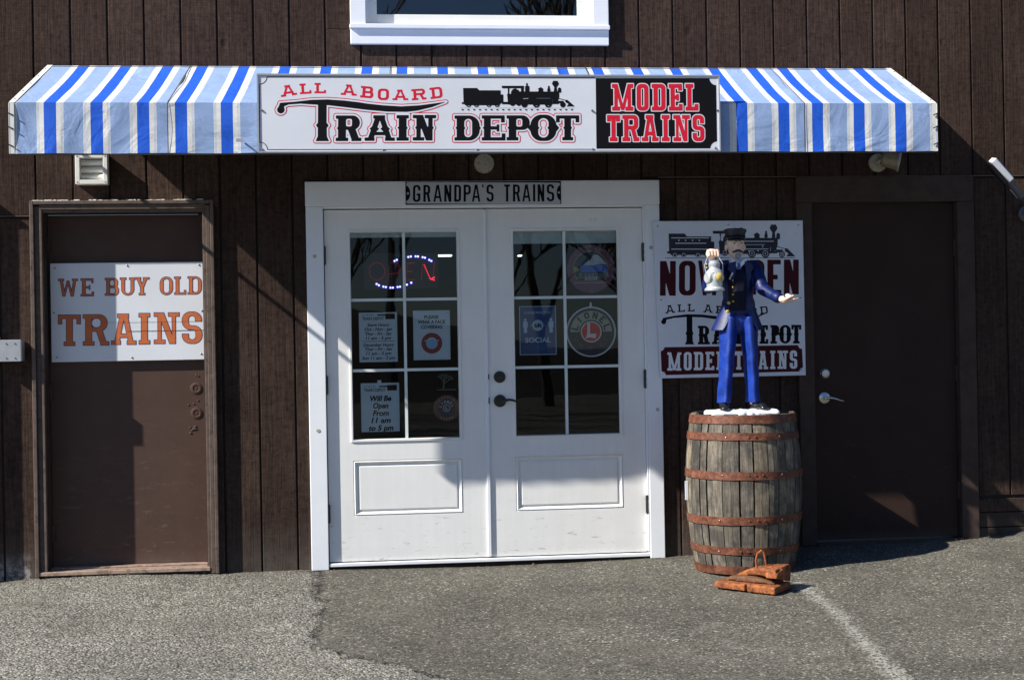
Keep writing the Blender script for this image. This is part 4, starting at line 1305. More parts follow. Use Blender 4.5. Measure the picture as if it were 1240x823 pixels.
# name plate over the door
def build_plate():
    x0, x1, z0, z1 = -.465, .436, 2.078, 2.210
    y = -.034
    t = thing('name_plate', (0, y, z0), 'street sign style plate reading GRANDPA\'S TRAINS fixed to the white header', 'sign')
    cs = ((48, 64), (1178, 54), (52, 236), (1180, 222))
    mp = lambda yy: board_map(cs, (x0, x1, z0, z1), yy)
    m = MB(); m.box(x0, x1, y, y + .0035, z0, z1, .001); m.build('panel', M['ink_black'], t)
    bb = (30, 40, 1200, 250)
    m = MB(); ink_mesh(m, [B_(55, 66, 1173, 226, 14)], bb, 0, 2.0, mp(y - .0006), sub=[E_(52, 150, 32, 58), E_(1178, 140, 32, 58)])
    m.build('face', M['ink_lightgrey'], t, fixn=False)
    s = st(t=.135, hb=.12, rr=.19); A = []
    for ch, a, b in (('G', 103, 157), ('R', 178, 230), ('A', 250, 312), ('N', 328, 380), ('D', 400, 450), ('P', 468, 520), ('A', 528, 590), ("'", 599, 616), ('S', 634, 686), ('T', 762, 806), ('R', 826, 880), ('A', 894, 956), ('I', 972, 990), ('N', 1006, 1056), ('S', 1074, 1128)):
        yo = -(a - 60) * .0095
        A.append(G(ch, a, 88 + yo, b, (112 if ch == "'" else 214) + yo, s if ch != "'" else SANS))
    m = MB(); ink_mesh(m, A, bb, 0, 2.0, mp(y - .0012)); m.build_each('letter', M['ink_black'], t, fixn=False)
    m = MB()
    for fx in (.015, .985): m.lathe([(.007, 0), (.006, -.003), (.001, -.004)], (x0 + (x1 - x0) * fx, y, (z0 + z1) / 2), 'Y', 12)
    m.build_each('screw', M['metal_grey'], t)
build_plate()

# ------------------------------------------------------------------ brown door at the right
def build_door_right():
    d = thing('dark_brown_door', (2.385, 0, .06), 'plain dark brown door with lever and deadbolt in the shade at the right', 'door')
    for n, a in (('left_casing', (1.843, 1.937, .05, 2.078)), ('right_casing', (2.833, 2.940, .055, 2.078)), ('head_casing', (1.843, 2.940, 2.079, 2.229))):
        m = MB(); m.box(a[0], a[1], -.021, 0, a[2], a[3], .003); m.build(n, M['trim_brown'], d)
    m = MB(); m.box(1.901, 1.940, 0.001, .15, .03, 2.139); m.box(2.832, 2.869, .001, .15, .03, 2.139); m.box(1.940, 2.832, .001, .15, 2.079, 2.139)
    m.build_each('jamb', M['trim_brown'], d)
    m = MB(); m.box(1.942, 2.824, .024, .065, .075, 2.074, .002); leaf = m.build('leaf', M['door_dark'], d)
    m = MB(); m.box(1.94, 2.83, -.03, .15, .03, .066, .003); m.build('door_sill', M['trim_brown'], d)
    m = MB(); m.lathe([(.030, 0), (.030, -.010), (.024, -.014), (.022, -.020), (.004, -.022)], (2.011, .024, 1.064), 'Y', 24)
    m.build('deadbolt', M['nickel'], leaf, smooth=True)
    m = MB(); m.lathe([(.034, 0), (.033, -.008), (.024, -.012), (.012, -.014), (.012, -.045), (.002, -.047)], (2.006, .024, .920), 'Y', 24)
    m.tube([(2.006, -.02, .92), (2.03, -.026, .921), (2.06, -.03, .915), (2.085, -.03, .905), (2.108, -.028, .900)], [.010, .008, .006, .005, .004], 10)
    m.build('lever_handle', M['nickel'], leaf, smooth=True)
    for z in (1.75, 1.0, .3):
        m = MB(); m.lathe([(.008, 0), (.008, .1)], (2.829, .018, z), 'Z', 10); m.build('hinge', M['trim_brown'], leaf)
build_door_right()

# ------------------------------------------------------------------ awning
AWX0, AWX1 = -2.453, 2.445
def fx(x): return -2.513 + (x - AWX0) * (2.398 + 2.513) / (AWX1 - AWX0)
AY = -0.80; AZW, AZF, AZB = 2.873, 2.543, 2.284
def build_awning():
    t = thing('striped_awning', (0, 0, 2.284), 'blue and white striped canvas awning projecting over the doors', 'awning')
    seams = [AWX0, -1.664, -.536, .596, 1.703, AWX1]
    phase = [-2.252, -1.597, -.470, .661, 1.777]
    rng = random.Random(2)
    for p in range(5):
        xa, xb = seams[p] + (.001 if p else 0), seams[p + 1] - (.001 if p < 4 else 0)
        nu = 26
        for part in ('canopy_panel', 'valance_panel'):
            me = bpy.data.meshes.new(part); bm = bmesh.new(); uvl = bm.loops.layers.uv.new('stripe')
            nv = 10
            grid = []
            for j in range(nv + 1):
                v = j / nv; row = []
                for i in range(nu + 1):
                    u = i / nu; xw = xa + (xb - xa) * u
                    if part == 'canopy_panel':
                        x = xw * (1 - v) + fx(xw) * v; y = AY * v; z = AZW + (AZF - AZW) * v
                        s = -0.012 * math.sin(math.pi * v) * (0.5 + .5 * math.sin(math.pi * u)) + .0035 * math.sin(xw * 9 + v * 3) * math.sin(math.pi * v)
                        ed = min(1, ((xw - AWX0) / .25)) * min(1, ((AWX1 - xw) / .25))
                        z += s * max(0, ed) ** .6
                        z += .0022 * math.sin(v * 9 + xw * 3) * math.sin(xw * 23 + v * 4) * math.sin(math.pi * v)
                        pass
                    else:
                        x = fx(xw); z = AZF + (AZB - AZF) * v - .0015 * math.sin(xw * 12) * v
                        y = AY + .004 * math.sin(xw * 7 + 1) * math.sin(math.pi * v) + .002 * math.sin(xw * 31 + v * 5) * v
                        if p == 0 and u < .25: y += .010 * math.sin(math.pi * v) * math.sin(math.pi * u / .25)
                        if p == 1: y += .010 * math.exp(-((xw + 1.345) ** 2) / .004 - ((v - .75) ** 2) / .05)
                    row.append((bm.verts.new((x, y, z - 2.284)), xw))
                grid.append(row)
            for j in range(nv):
                for i in range(nu):
                    q = [grid[j][i], grid[j][i + 1], grid[j + 1][i + 1], grid[j + 1][i]]
                    f = bm.faces.new([a[0] for a in q]); f.smooth = True
                    for lp, a in zip(f.loops, q): lp[uvl].uv = (a[1] - phase[p] + 23.2, 0)
            bmesh.ops.recalc_face_normals(bm, faces=bm.faces[:])
            bm.to_mesh(me); bm.free()
            me.materials.append(M['canvas'])
            o = bpy.data.objects.new(part, me); COL.objects.link(o); o.parent = t
            sd = o.modifiers.new('thickness', 'SOLIDIFY'); sd.thickness = .0015; sd.offset = 0; sd.use_rim = False
    # hems at the ends, seam welts, bottom edge rod
    for x in (AWX0, AWX1):
        sgn = 1 if x < 0 else -1
        m = MB()
        f0 = fx(x)
        def strip(pts, w):
            for (a, b) in zip(pts[:-1], pts[1:]):
                m.add([a, (a[0] + sgn * w, a[1], a[2]), (b[0] + sgn * w, b[1], b[2]), b], [(0, 1, 2, 3)])
        strip([(x, 0, AZW + .004), (f0, AY - .0025, AZF + .003)], .030)
        strip([(f0, AY - .003, AZF + .002), (f0, AY - .003, AZB)], .024)
        m.box(f0 - .003 if sgn > 0 else f0 - .001, f0 + .001 if sgn > 0 else f0 + .003, AY - .004, AY + .03, AZB, AZF)
        m.build('hem', M['fabric_hem'], t)
        m = MB()
        for k in range(5):
            v = (k + .6) / 5; xx = x * (1 - v) + f0 * v
            m.box(xx + sgn * .010, xx + sgn * .015, AY * v - .008, AY * v + .008, AZW + (AZF - AZW) * v + .004, AZW + (AZF - AZW) * v + .0065)
        for z in (2.49, 2.42, 2.33):
            m.tube([(f0 - sgn * .004, AY - .006, z), (f0 + sgn * .022, AY - .010, z - .012)], .003, 6)
        m.stuff('lacing', M['black_metal'], t)
    m = MB()
    for x in seams[1:-1]:
        m.add([(x - .0022, -.005, AZW + .003), (x + .0022, -.005, AZW + .003), (fx(x) + .0022, AY - .003, AZF + .002), (fx(x) - .0022, AY - .003, AZF + .002)], [(0, 1, 2, 3)])
        m.add([(fx(x) - .0022, AY - .004, AZF), (fx(x) + .0022, AY - .004, AZF), (fx(x) + .0022, AY - .004, AZB), (fx(x) - .0022, AY - .004, AZB)], [(0, 1, 2, 3)])
    m.build_each('seam', M['ink_grey'], t)
    m = MB(); a, b = fx(AWX0), fx(AWX1)
    m.tube([(a + .01, AY + .014, AZB + .004), (b - .01, AY + .014, AZB + .004)], .011, 8)
    m.tube([(a + .02, AY + .022, AZF - .014), (b - .02, AY + .022, AZF - .014)], .013, 8)
    m.tube([(AWX0 + .01, -.016, AZW - .018), (AWX1 - .01, -.016, AZW - .018)], .013, 8)
    m.build_each('long_rail', M['frame_dark'], t)
    for xw in (AWX0 + .016, -1.664, -.536, .596, 1.703, AWX1 - .016):
        m = MB(); f = fx(xw)
        m.tube([(xw, -.016, AZW - .02), (f, AY + .022, AZF - .016)], .011, 6)
        if xw in (AWX0 + .016, AWX1 - .016):
            m.tube([(xw, -.003, AZF - .02), (f, AY + .022, AZF - .02)], .012, 6)
            m.tube([(xw, -.016, AZF - .02), (xw, -.016, AZW - .02)], .010, 6)
        m.tube([(f, AY + .02, AZF - .014), (f, AY + .014, AZB + .004)], .009, 6)
        m.build('rafter', M['frame_dark'], t)
    # peg poking out beside the big sign
    m = MB(); m.tube([(-1.345, AY - .004, 2.345), (-1.345, AY - .05, 2.345)], .005, 8); m.box(-1.375, -1.338, AY - .052, AY - .045, 2.336, 2.352)
    m.build('peg', M['metal_grey'], t)
build_awning()

# ------------------------------------------------------------------ big shop sign on the awning
LOCO = None
def loco_shapes(f):
    """f maps the drawing's own units to artwork units (affine)"""
    (x0, y0), (x1, _), (_, y1) = f(0, 0), f(1, 0), f(0, 1)
    sx, sy = x1 - x0, y1 - y0
    PP = lambda pts: P_([f(*p) for p in pts], 2)
    BB = lambda a, b, c, d: PP([(a, b), (c, b), (c, d), (a, d)])
    CC = lambda x, y, r, ry=None: E_(*f(x, y), r * sx, (ry or r) * sy, 2)
    A = [PP([(50, 140), (190, 140), (212, 163), (425, 163), (425, 300), (400, 312), (70, 312), (55, 290)]), BB(425, 205, 452, 292), PP([(35, 285), (60, 280), (60, 300), (38, 300)]), BB(440, 278, 500, 302)]
    A += [CC(x, 310, 25, 20) for x in (105, 183, 308, 390)]
    A += [PP([(437, 118), (660, 118), (660, 142), (440, 142)]), BB(498, 140, 512, 202), BB(630, 140, 658, 202), PP([(490, 200), (650, 190), (650, 300), (500, 305)]), CC(573, 190, 44), PP([(600, 175), (1010, 175), (1010, 250), (600, 250)]), PP([(500, 245), (950, 245), (945, 305), (500, 305)])]
    A += [BB(672, 125, 715, 180), CC(693, 125, 21, 8), CC(690, 104, 9, 15), PP([(803, 180), (808, 158), (798, 150), (830, 130), (858, 150), (852, 158), (856, 180)])]
    A += [PP([(893, 165), (902, 135), (904, 118), (918, 118), (920, 135), (928, 165), (914, 182), (906, 182)]), PP([(960, 182), (966, 132), (942, 98), (955, 68), (998, 68), (1014, 98), (990, 132), (995, 182)]), CC(1019, 157, 17, 22), BB(1000, 165, 1035, 186)]
    A += [PP([(955, 178), (1015, 178), (1015, 230), (1000, 275), (950, 290)]), BB(940, 280, 1010, 300), BB(995, 268, 1060, 292)]
    A += [CC(x, y, r) for x, y, r in ((545, 292, 28), (607, 296, 24), (665, 302, 33), (785, 300, 36), (905, 300, 36), (1052, 306, 28))]
    A += [PP([(1083, 258), (1098, 258), (1168, 318), (1168, 324), (1090, 324), (1110, 300), (1075, 280)]), PP([(1008, 240), (1090, 262), (1090, 268), (1008, 247)])]
    return A
def build_shop_sign():
    x0, x1, z0, z1 = -1.262, 1.176, 2.284, 2.685
    y = -.832
    t = thing('shop_sign', (0, y, z0), 'wide white sign on the awning reading ALL ABOARD TRAIN DEPOT and MODEL TRAINS', 'sign')
    m = MB(); m.box(x0, x1, y, y + .022, z0, z1, .002); m.build('panel', M['sign_white'], t)
    cs = ((311.5, 90.5), (871, 92.3), (314, 184.5), (871.5, 183))
    mp = lambda k: board_map(cs, (x0, x1, z0, z1), y - .0005 * k)
    BBX = (308, 86, 880, 190)
    S = .4
    # black panel
    m = MB(); ink_mesh(m, [P_([(717.8, 95.2), (867.6, 95.2), (867.9, 179.9), (718.2, 180.4)])], BBX, 0, S, mp(1), sub=[C_(867.8, 95, 8.6), C_(868, 180.2, 8.6)])
    m.build('black_panel', M['ink_black'], t, fixn=False)
    # border line of the white part
    bd = [(314.2, 101.8), (322.6, 93.6), (718, 94.4), (718, 180.5), (324.5, 181.0), (315.6, 172.0)]
    def border(X, Y):
        o = spoly(X, Y, [(314, 93.4), (721, 94.4), (721, 181.0), (315.3, 181.4)])
        for c in ((313.8, 93.2), (315.2, 181.6)): o = MX(o, -scirc(X, Y, *c, 9.2))
        return MX(np.abs(o) - .45, X - 717)
    m = MB(); ink_mesh(m, [((310, 88, 724, 186), border)], BBX, 0, S, mp(1)); m.build('border_line', M['ink_black'], t, fixn=False)
    m = MB(); ink_mesh(m, [P_([(718, 181.3), (868, 180.7), (868, 181.2), (718, 181.8)], 1)], BBX, 0, .2, mp(1)); m.build('lower_line', M['ink_lightgrey'], t, fixn=False)
    # TRAIN DEPOT with outlines
    tu = st(t=.30, hb=.13, e=.085, tk=.15, sp=.05, rr=.42)
    A = []
    L = [('R', 404.3, 140.1, 434.5, 171.1), ('A', 438.5, 139.9, 474.3, 170.8), ('I', 477.2, 139.7, 490, 170.6), ('N', 495.8, 139.5, 523.6, 170.4),
         ('D', 545.8, 140.2, 576, 170.4), ('E', 578.6, 140, 607.2, 170.4), ('P', 608.6, 140, 636.8, 170.3), ('O', 637.5, 139.2, 669.2, 171.0), ('T', 668.8, 140, 697.2, 170.2)]
    tu2 = dict(tu); tu2['t'] = .27
    for c in L: A.append(G(c[0], c[1], c[2], c[3], c[4], tu2 if c[0] in 'NAET' else tu))
    # swash T
    c1 = lambda X, Y: (305 + X / 7.836, 85 + Y / 7.836); c2 = lambda X, Y: (440 + X / 7.836, 85 + Y / 7.836)
    sw = [c1(262, 312), c1(400, 302), c1(550, 284), c1(700, 280), c1(850, 290), c1(1000, 308), c2(0, 318), c2(150, 335), c2(330, 346), c2(500, 336), c2(620, 320), c2(748, 303),
          c2(620, 352), c2(480, 386), c2(380, 398), c2(200, 396), c2(0, 378), c1(900, 358), c1(700, 334), c1(600, 330), c1(450, 320), c1(340, 328), c1(300, 345), c1(300, 378), c1(240, 378)]
    A += [P_(sw), C_(*c1(270, 378), 4.4), P_([c1(612, 300), c1(692, 300), c1(692, 500), c1(712, 525), c1(694, 550), c1(696, 630), c1(716, 675), c1(592, 675), c1(612, 630), c1(612, 550), c1(594, 525), c1(612, 500)])]
    m = MB(); ink_mesh(m, A, BBX, 3.0, S, mp(1)); m.build_each('red_outline', M['ink_red'], t, fixn=False)
    m = MB(); ink_mesh(m, A, BBX, 1.95, S, mp(2)); m.build_each('white_outline', M['sign_white'], t, fixn=False)
    m = MB(); ink_mesh(m, A, BBX, 0, S, mp(3)); m.build_each('letter', M['ink_black'], t, fixn=False)
    s = st(t=.23, hb=.17, e=.17, tk=.14, rr=.30)
    A = [G('A', 338.6, 103.4, 357.4, 116.4, s, 9), G('L', 361.4, 101.5, 374.8, 113.9, s, 4), G('L', 378.9, 100.9, 392.2, 113.2, s, 0), G('A', 410.4, 102.9, 428.9, 115.6, s, -4), G('B', 433.4, 105.0, 448.6, 118.8, s, -5), G('O', 454, 107.8, 467, 121.4, st(t=.23, hb=.18, rr=.32), -1),
         G('A', 471.4, 109, 490, 121.5, s, 0), G('R', 494.3, 108, 511.4, 121.2, s, 4), G('D', 516.3, 106, 530.9, 119.4, s, 7)]
    m = MB(); ink_mesh(m, A, BBX, 0.1, .33, mp(1)); m.build_each('arched_letter', M['ink_red'], t, fixn=False)
    c4 = lambda X, Y: (705 + X / 7.086, 85 + Y / 7.086)
    s = st(t=.165, hb=.150, e=.070, tk=.10, rr=.17); A = []
    for ch, a, b in (('M', 232, 418), ('O', 448, 552), ('D', 580, 702), ('E', 730, 852), ('L', 878, 992)): A.append(G(ch, *c4(a, 121), *c4(b, 350), s))
    for ch, a, b in (('T', 187, 300), ('R', 320, 468), ('A', 490, 637), ('I', 660, 740), ('N', 768, 914), ('S', 938, 1042)): A.append(G(ch, *c4(a, 387), *c4(b, 612), s))
    m = MB(); ink_mesh(m, A, BBX, 1.15, S, mp(2)); m.build_each('panel_outline', M['ink_white'], t, fixn=False)
    m = MB(); ink_mesh(m, A, BBX, 0.05, S, mp(3)); m.build_each('panel_letter', M['ink_red'], t, fixn=False)
    f = lambda X, Y: (550 + X / 8.267, 90 + Y / 8.267)
    A = loco_shapes(f)
    m = MB(); ink_mesh(m, A, (550, 95, 700, 132), 0, .28, mp(2), sub=[P_([f(*p) for p in ((648, 243), (705, 240), (705, 247), (650, 250))], 1), P_([f(*p) for p in ((785, 241), (930, 241), (930, 245), (785, 245))], 1), E_(*f(600, 150), 1.6, 1.0)] + [E_(*f(x, 318), 1.3, .5) for x in (105, 183, 308, 390, 785, 905)])
    m.build_each('locomotive_print', M['ink_black'], t, fixn=False)
    m = MB()
    for k in range(20):
        a, b = f(46 + k * 57.8, 357); ink_mesh(m, [E_(a, b, 1.5, .75)], (a - 3, b - 2, a + 3, b + 2), 0, .3, mp(2))
    m.stuff('sleeper_print', M['ink_black'], t, fixn=False)
    m = MB(); ink_mesh(m, [P_([f(20, 336), f(1170, 338), f(1170, 343), f(20, 341)], 1)], (548, 128, 695, 134), 0, .2, mp(1)); m.build('track_print', M['ink_lightgrey'], t, fixn=False)
    m = MB()
    for a in ((x0 - .003, x1 + .003, z1 - .004, z1 + .004), (x0 - .003, x1 + .003, z0 - .003, z0 + .004)):
        m.box(a[0], a[1], y - .006, y + .024, a[2], a[3])
    m.box(x0 - .0035, x0 + .004, y - .0055, y + .024, z0 + .0042, z1 - .0042); m.box(x1 - .004, x1 + .0035, y - .0055, y + .024, z0 + .0042, z1 - .0042)
    m.build('edge_frame', M['metal_grey'], t)
    m = MB()
    for x, z in ((x0 + .02, 2.50), (x0 + .02, 2.297), (-.62, 2.294), (-.13, 2.294), (.485, 2.295), (.485, 2.50), (1.165, 2.50), (1.15, 2.30)):
        m.lathe([(.006, 0), (.006, -.003), (.004, -.006), (.001, -.007)], (x, y - .001, z), 'Y', 10)
    m.build_each('bolt', M['screw'], t, smooth=True)
build_shop_sign()

# ------------------------------------------------------------------ second sign behind the statue
def build_now_open():
    x0, x1, z0, z1 = .972, 1.870, 1.058, 1.971
    y = -.045
    t = thing('now_open_sign', (1.43, y, z0), 'square white sign reading NOW OPEN ALL ABOARD TRAIN DEPOT behind the conductor statue', 'sign')
    c = [(.972, 1.972), (1.872, 1.970), (1.000, 1.057), (1.874, 1.058)]
    m = MB(); m.prism([(1.000, 1.057), (1.874, 1.058), (1.872, 1.970), (.972, 1.972)], y, y + .006); m.build('panel', M['sign_white'], t)
    m = MB()
    for x in (1.1, 1.75):
        for z in (1.2, 1.8): m.box(x - .02, x + .02, y + .0062, -.0012, z - .02, z + .02)
    m.build_each('spacer', M['trim_brown'], t)
    def mp(k):
        TL, TR, BL, BR = (790, 268), (972, 267), (799.5, 458), (975.5, 454)
        f = board_map((TL, TR, BL, BR), (0, 1, 0, 1), 0)
        def g(a, b):
            u, _, w = f(a, b); v = 1 - w
            return ((c[0][0] * (1 - u) + c[1][0] * u) * (1 - v) + (c[2][0] * (1 - u) + c[3][0] * u) * v, y - .0005 * k, (c[0][1] * (1 - u) + c[1][1] * u) * (1 - v) + (c[2][1] * (1 - u) + c[3][1] * u) * v)
        return g
    BBX = (786, 262, 980, 462)
    sn = st(t=.17, hb=.13, rr=.19); A = []
    for ch, a, b in (('N', 798.6, 817.8), ('O', 821.6, 841.6), ('W', 844.5, 872), ('O', 884, 904), ('P', 907.6, 925), ('E', 928.8, 945.5), ('N', 948.8, 967.2)):
        q = (a - 798) * .012
        A.append(G(ch, a, 316.2 - q, b, 358.0 - q, sn if ch != 'W' else st(t=.13, hb=.13)))
    m = MB(); ink_mesh(m, A, BBX, .1, .4, mp(1)); m.build_each('headline_letter', M['ink_maroon'], t, fixn=False)
    s = st(t=.20, hb=.15, e=.14, tk=.14, rr=.28)
    A = [G('A', 805, 369.5, 816.6, 379, s, 5), G('L', 820, 368.6, 828.6, 377.6, s, 2), G('L', 832, 368, 840.4, 377, s), G('A', 851, 369, 862.5, 378.4, s, -3), G('B', 866, 370.5, 875.5, 379.5, s, -4), G('O', 879.5, 372, 887.5, 381, SANS), G('A', 891, 373, 903, 382, s), G('R', 906, 372.5, 916.5, 381.5, s, 3), G('D', 919.5, 371, 929, 380, s, 6)]
    sw = [(802.5, 385), (815, 382.6), (832, 380.4), (850, 380.8), (868, 383), (888, 384.6), (905, 383.8), (918, 381.6), (928.5, 378.6), (916, 384.5), (905, 387.2), (890, 388), (868, 386.6), (850, 384.2), (832, 383.6), (815, 385), (806.5, 387), (806, 390), (801, 390)]
    tu = st(t=.30, hb=.14, e=.09, tk=.14, sp=.05, rr=.4); tn = st(t=.22, hb=.12, e=.07, tk=.13, sp=.04, rr=.34)
    A += [P_(sw), C_(803.3, 389.6, 2.9), P_([(830.8, 382), (837.6, 382), (837.8, 401), (839.2, 403.4), (838, 406), (838.3, 413), (840, 416.9), (828.8, 417), (830.8, 413), (831, 406), (829.6, 403.6), (831, 401)])]
    for ch, a, b in (('R', 844.4, 859), ('A', 861.4, 876), ('I', 878, 883.4), ('N', 886.5, 899), ('D', 906, 917), ('E', 919, 929.6), ('P', 932.2, 943), ('O', 943.6, 957.2), ('T', 958, 970)):
        q = (a - 844) * .010
        A.append(G(ch, a, 394.4 - q, b, 416.8 - q, tn))
    m = MB(); ink_mesh(m, A, BBX, 0.05, .33, mp(1)); m.build_each('letter', M['ink_black'], t, fixn=False)
    bt = [(799.6, 420.4), (970.8, 417.6), (972.4, 449.4), (801.2, 454.2)]
    m = MB(); ink_mesh(m, [P_(bt)], BBX, 0, .4, mp(1), sub=[C_(*p, 4.6) for p in bt]); m.build('maroon_panel', M['ink_maroon'], t, fixn=False)
    s = st(t=.165, hb=.13, e=.06, tk=.09, rr=.17); A = []
    for ch, a, b in (('M', 807.8, 824.6), ('O', 827.6, 836.9), ('D', 839.6, 850.8), ('E', 853.5, 864.3), ('L', 866.8, 877), ('T', 888.8, 899), ('R', 901.6, 914.4), ('A', 917, 929.4), ('I', 931.4, 938.8), ('N', 941, 953.6), ('S', 956, 965)):
        q = (a - 807) * .0165
        A.append(G(ch, a, 426.6 - q, b, 448.6 - q, s))
    m = MB(); ink_mesh(m, A, BBX, 0.05, .33, mp(2)); m.build_each('panel_letter', M['ink_white'], t, fixn=False)
    f = lambda X, Y: (790 + (110 + (X - 35) * .896) / 6.526, 262 + (65 + (Y - 68) * .985) / 6.526)
    sub = [P_([f(*p) for p in q], 1) for q in (((75, 172), (405, 172), (405, 178), (75, 178)), ((75, 262), (420, 262), (420, 268), (75, 268)), ((110, 215), (380, 215), (380, 221), (110, 221)), ((500, 160), (505, 160), (505, 195), (500, 195)),
        ((640, 200), (980, 200), (980, 205), (640, 205)), ((560, 262), (930, 262), (930, 267), (560, 267)), ((640, 228), (900, 228), (900, 231), (640, 231)))]
    sub += [RING_(*f(x, y), r, r - .45) for x, y, r in ((105, 312, 2.2), (183, 312, 2.2), (308, 312, 2.2), (390, 312, 2.2), (665, 302, 3.2), (785, 300, 3.4), (905, 300, 3.4), (1052, 306, 2.7), (545, 292, 2.4))]
    sub += [C_(*f(x, y), .8) for x, y in ((665, 302), (785, 300), (905, 300), (1052, 306), (140, 195), (200, 195), (260, 195), (320, 195), (700, 270), (760, 282), (840, 278), (880, 245))]
    m = MB(); ink_mesh(m, loco_shapes(f), (800, 268, 968, 314), -.05, .25, mp(1), sub=sub)
    ink_mesh(m, [P_([f(20, 334), f(1170, 334), f(1170, 338), f(20, 338)], 1)], (800, 310, 968, 316), 0, .2, mp(1))
    m.build_each('locomotive_print', M['ink_grey'], t, fixn=False)
    m = MB()
    for u, v in ((.03, .03), (.5, .025), (.97, .03), (.03, .5), (.975, .5), (.03, .965), (.97, .965)):
        a = (c[0][0] * (1 - u) + c[1][0] * u) * (1 - v) + (c[2][0] * (1 - u) + c[3][0] * u) * v
        m.lathe([(.005, 0), (.004, -.003), (.001, -.004)], (a, y, 1.971 - v * .913), 'Y', 10)
    m.build_each('screw', M['screw'], t)
build_now_open()

# ------------------------------------------------------------------ upper window
def build_window():
    t = thing('upper_window', (0, 0, 3.0), 'white framed upstairs window above the awning, cut by the top of the picture', 'window')
    for n, a in (('left_casing', (-.763, -.674, 3.112, 4.25)), ('right_casing', (.642, .734, 3.112, 4.25))):
        m = MB(); m.box(a[0], a[1], -.036, 0, a[2], a[3], .003); m.build(n, M['white_trim'], t)
    m = MB(); m.box(-.767, .738, -.050, .05, 3.086, 3.1115, .003); m.build('sill', M['white_trim'], t)
    m = MB(); m.box(-.763, .734, -.030, 0, 2.999, 3.0855, .003); m.build('apron', M['white_trim'], t)
    m = MB(); m.box(-.6735, -.652, .0, .06, 3.112, 4.2); m.box(.620, .6415, .0, .06, 3.112, 4.2); m.build_each('jamb', M['white_trim'], t)
    m = MB(); m.box(-.652, -.609, .022, .055, 3.114, 4.2, .002); m.box(.560, .620, .022, .055, 3.114, 4.2, .002); m.box(-.609, .560, .0221, .055, 3.114, 3.180, .002)
    m.build('sash', M['white_door'], t)
    m = MB(); m.add([(-.61, .04, 3.179), (.561, .04, 3.179), (.561, .04, 4.2), (-.61, .04, 4.2)], [(0, 1, 2, 3)]); m.build('pane', M['glass_upper'], t)
build_window()

# ------------------------------------------------------------------ fittings on the wall
def build_vent():
    x0, x1, z0, z1 = -2.300, -2.125, 2.202, 2.372
    y = -.075
    t = thing('dryer_vent', ((x0 + x1) / 2, 0, z0), 'small square white louvred vent hood under the left end of the awning', 'vent')
    m = MB()
    w = .024
    m.box(x0, x0 + w, y, 0, z0, z1, .002); m.box(x1 - w, x1, y, 0, z0, z1, .002); m.box(x0 + w, x1 - w, y, 0, z1 - w, z1, .002); m.box(x0 + w, x1 - w, y, 0, z0, z0 + w, .002)
    m.build('hood', M['white_plastic'], t)
    m = MB(); m.box(x0 + w, x1 - w, -.018, -.004, z0 + w, z1 - w); m.build('back_plate', M['metal_grey'], t)
    for k in range(3):
        za = z0 + w + .004 + k * .039
        m = MB(); m.grid(lambda u, v: (x0 + w + .002 + u * (x1 - x0 - 2 * w - .004), -.020 - .022 * math.sin(math.pi * v * .95 + .1) ** .7, za + .036 * v), 6, 8)
        m.build('louvre', M['white_plastic'], t, smooth=True)
    m = MB()
    for x in (x0 + .01, x1 - .012): 
        for z in (z0 + .012, z1 - .014): m.lathe([(.004, 0), (.003, -.002), (.0005, -.0025)], (x, y, z), 'Y', 8)
    m.build_each('screw', M['screw'], t)
build_vent()
def build_disc():
    t = thing('junction_cover', (-.007, 0, 2.317), 'round beige junction box cover on the wall above the double door', 'cover plate')
    m = MB(); m.lathe([(.058, 0), (.058, -.012), (.054, -.018), (.002, -.020)], (-.007, -.001, 2.317), 'Y', 32); m.build('cover', M['beige_disc'], t, smooth=True)
    m = MB()
    for x in (-.04, .026): m.lathe([(.006, 0), (.005, -.004), (.001, -.004)], (x - .0, -.019, 2.317), 'Y', 10)
    m.lathe([(.004, 0), (.004, -.003)], (.002, -.019, 2.283), 'Y', 8)
    m.build_each('screw', M['screw'], t)
build_disc()
def build_wall_lamp():
    t = thing('wall_lamp', (2.38, 0, 2.31), 'beige glass wall lamp under the right end of the awning', 'lamp')
    m = MB(); m.lathe([(.055, 0), (.055, -.014), (.05, -.02), (.002, -.022)], (2.350, -.001, 2.312), 'Y', 28); m.build('base_plate', M['beige_disc'], t, smooth=True)
    m = MB(); m.tube([(2.350, -.02, 2.315), (2.372, -.05, 2.325)], .016, 10); m.build('arm', M['metal_grey'], t)
    m = MB()
    prof = [(.035, .0), (.048, .012), (.052, .05), (.058, .09), (.062, .105), (.056, .112)]
    m.lathe(prof, (2.355, -.055, 2.335), (1.0, -.35, -.22), 20)
    m.build('glass_head', M['lens'], t, smooth=True)
    m = MB(); m.lathe([(.0605, 0), (.0645, .004), (.0645, .012), (.060, .015)], (2.355 + .098 * .92, -.055 - .098 * .32, 2.335 - .098 * .20), (1.0, -.35, -.22), 20)
    m.build('bezel', M['metal_grey'], t, smooth=True)
build_wall_lamp()
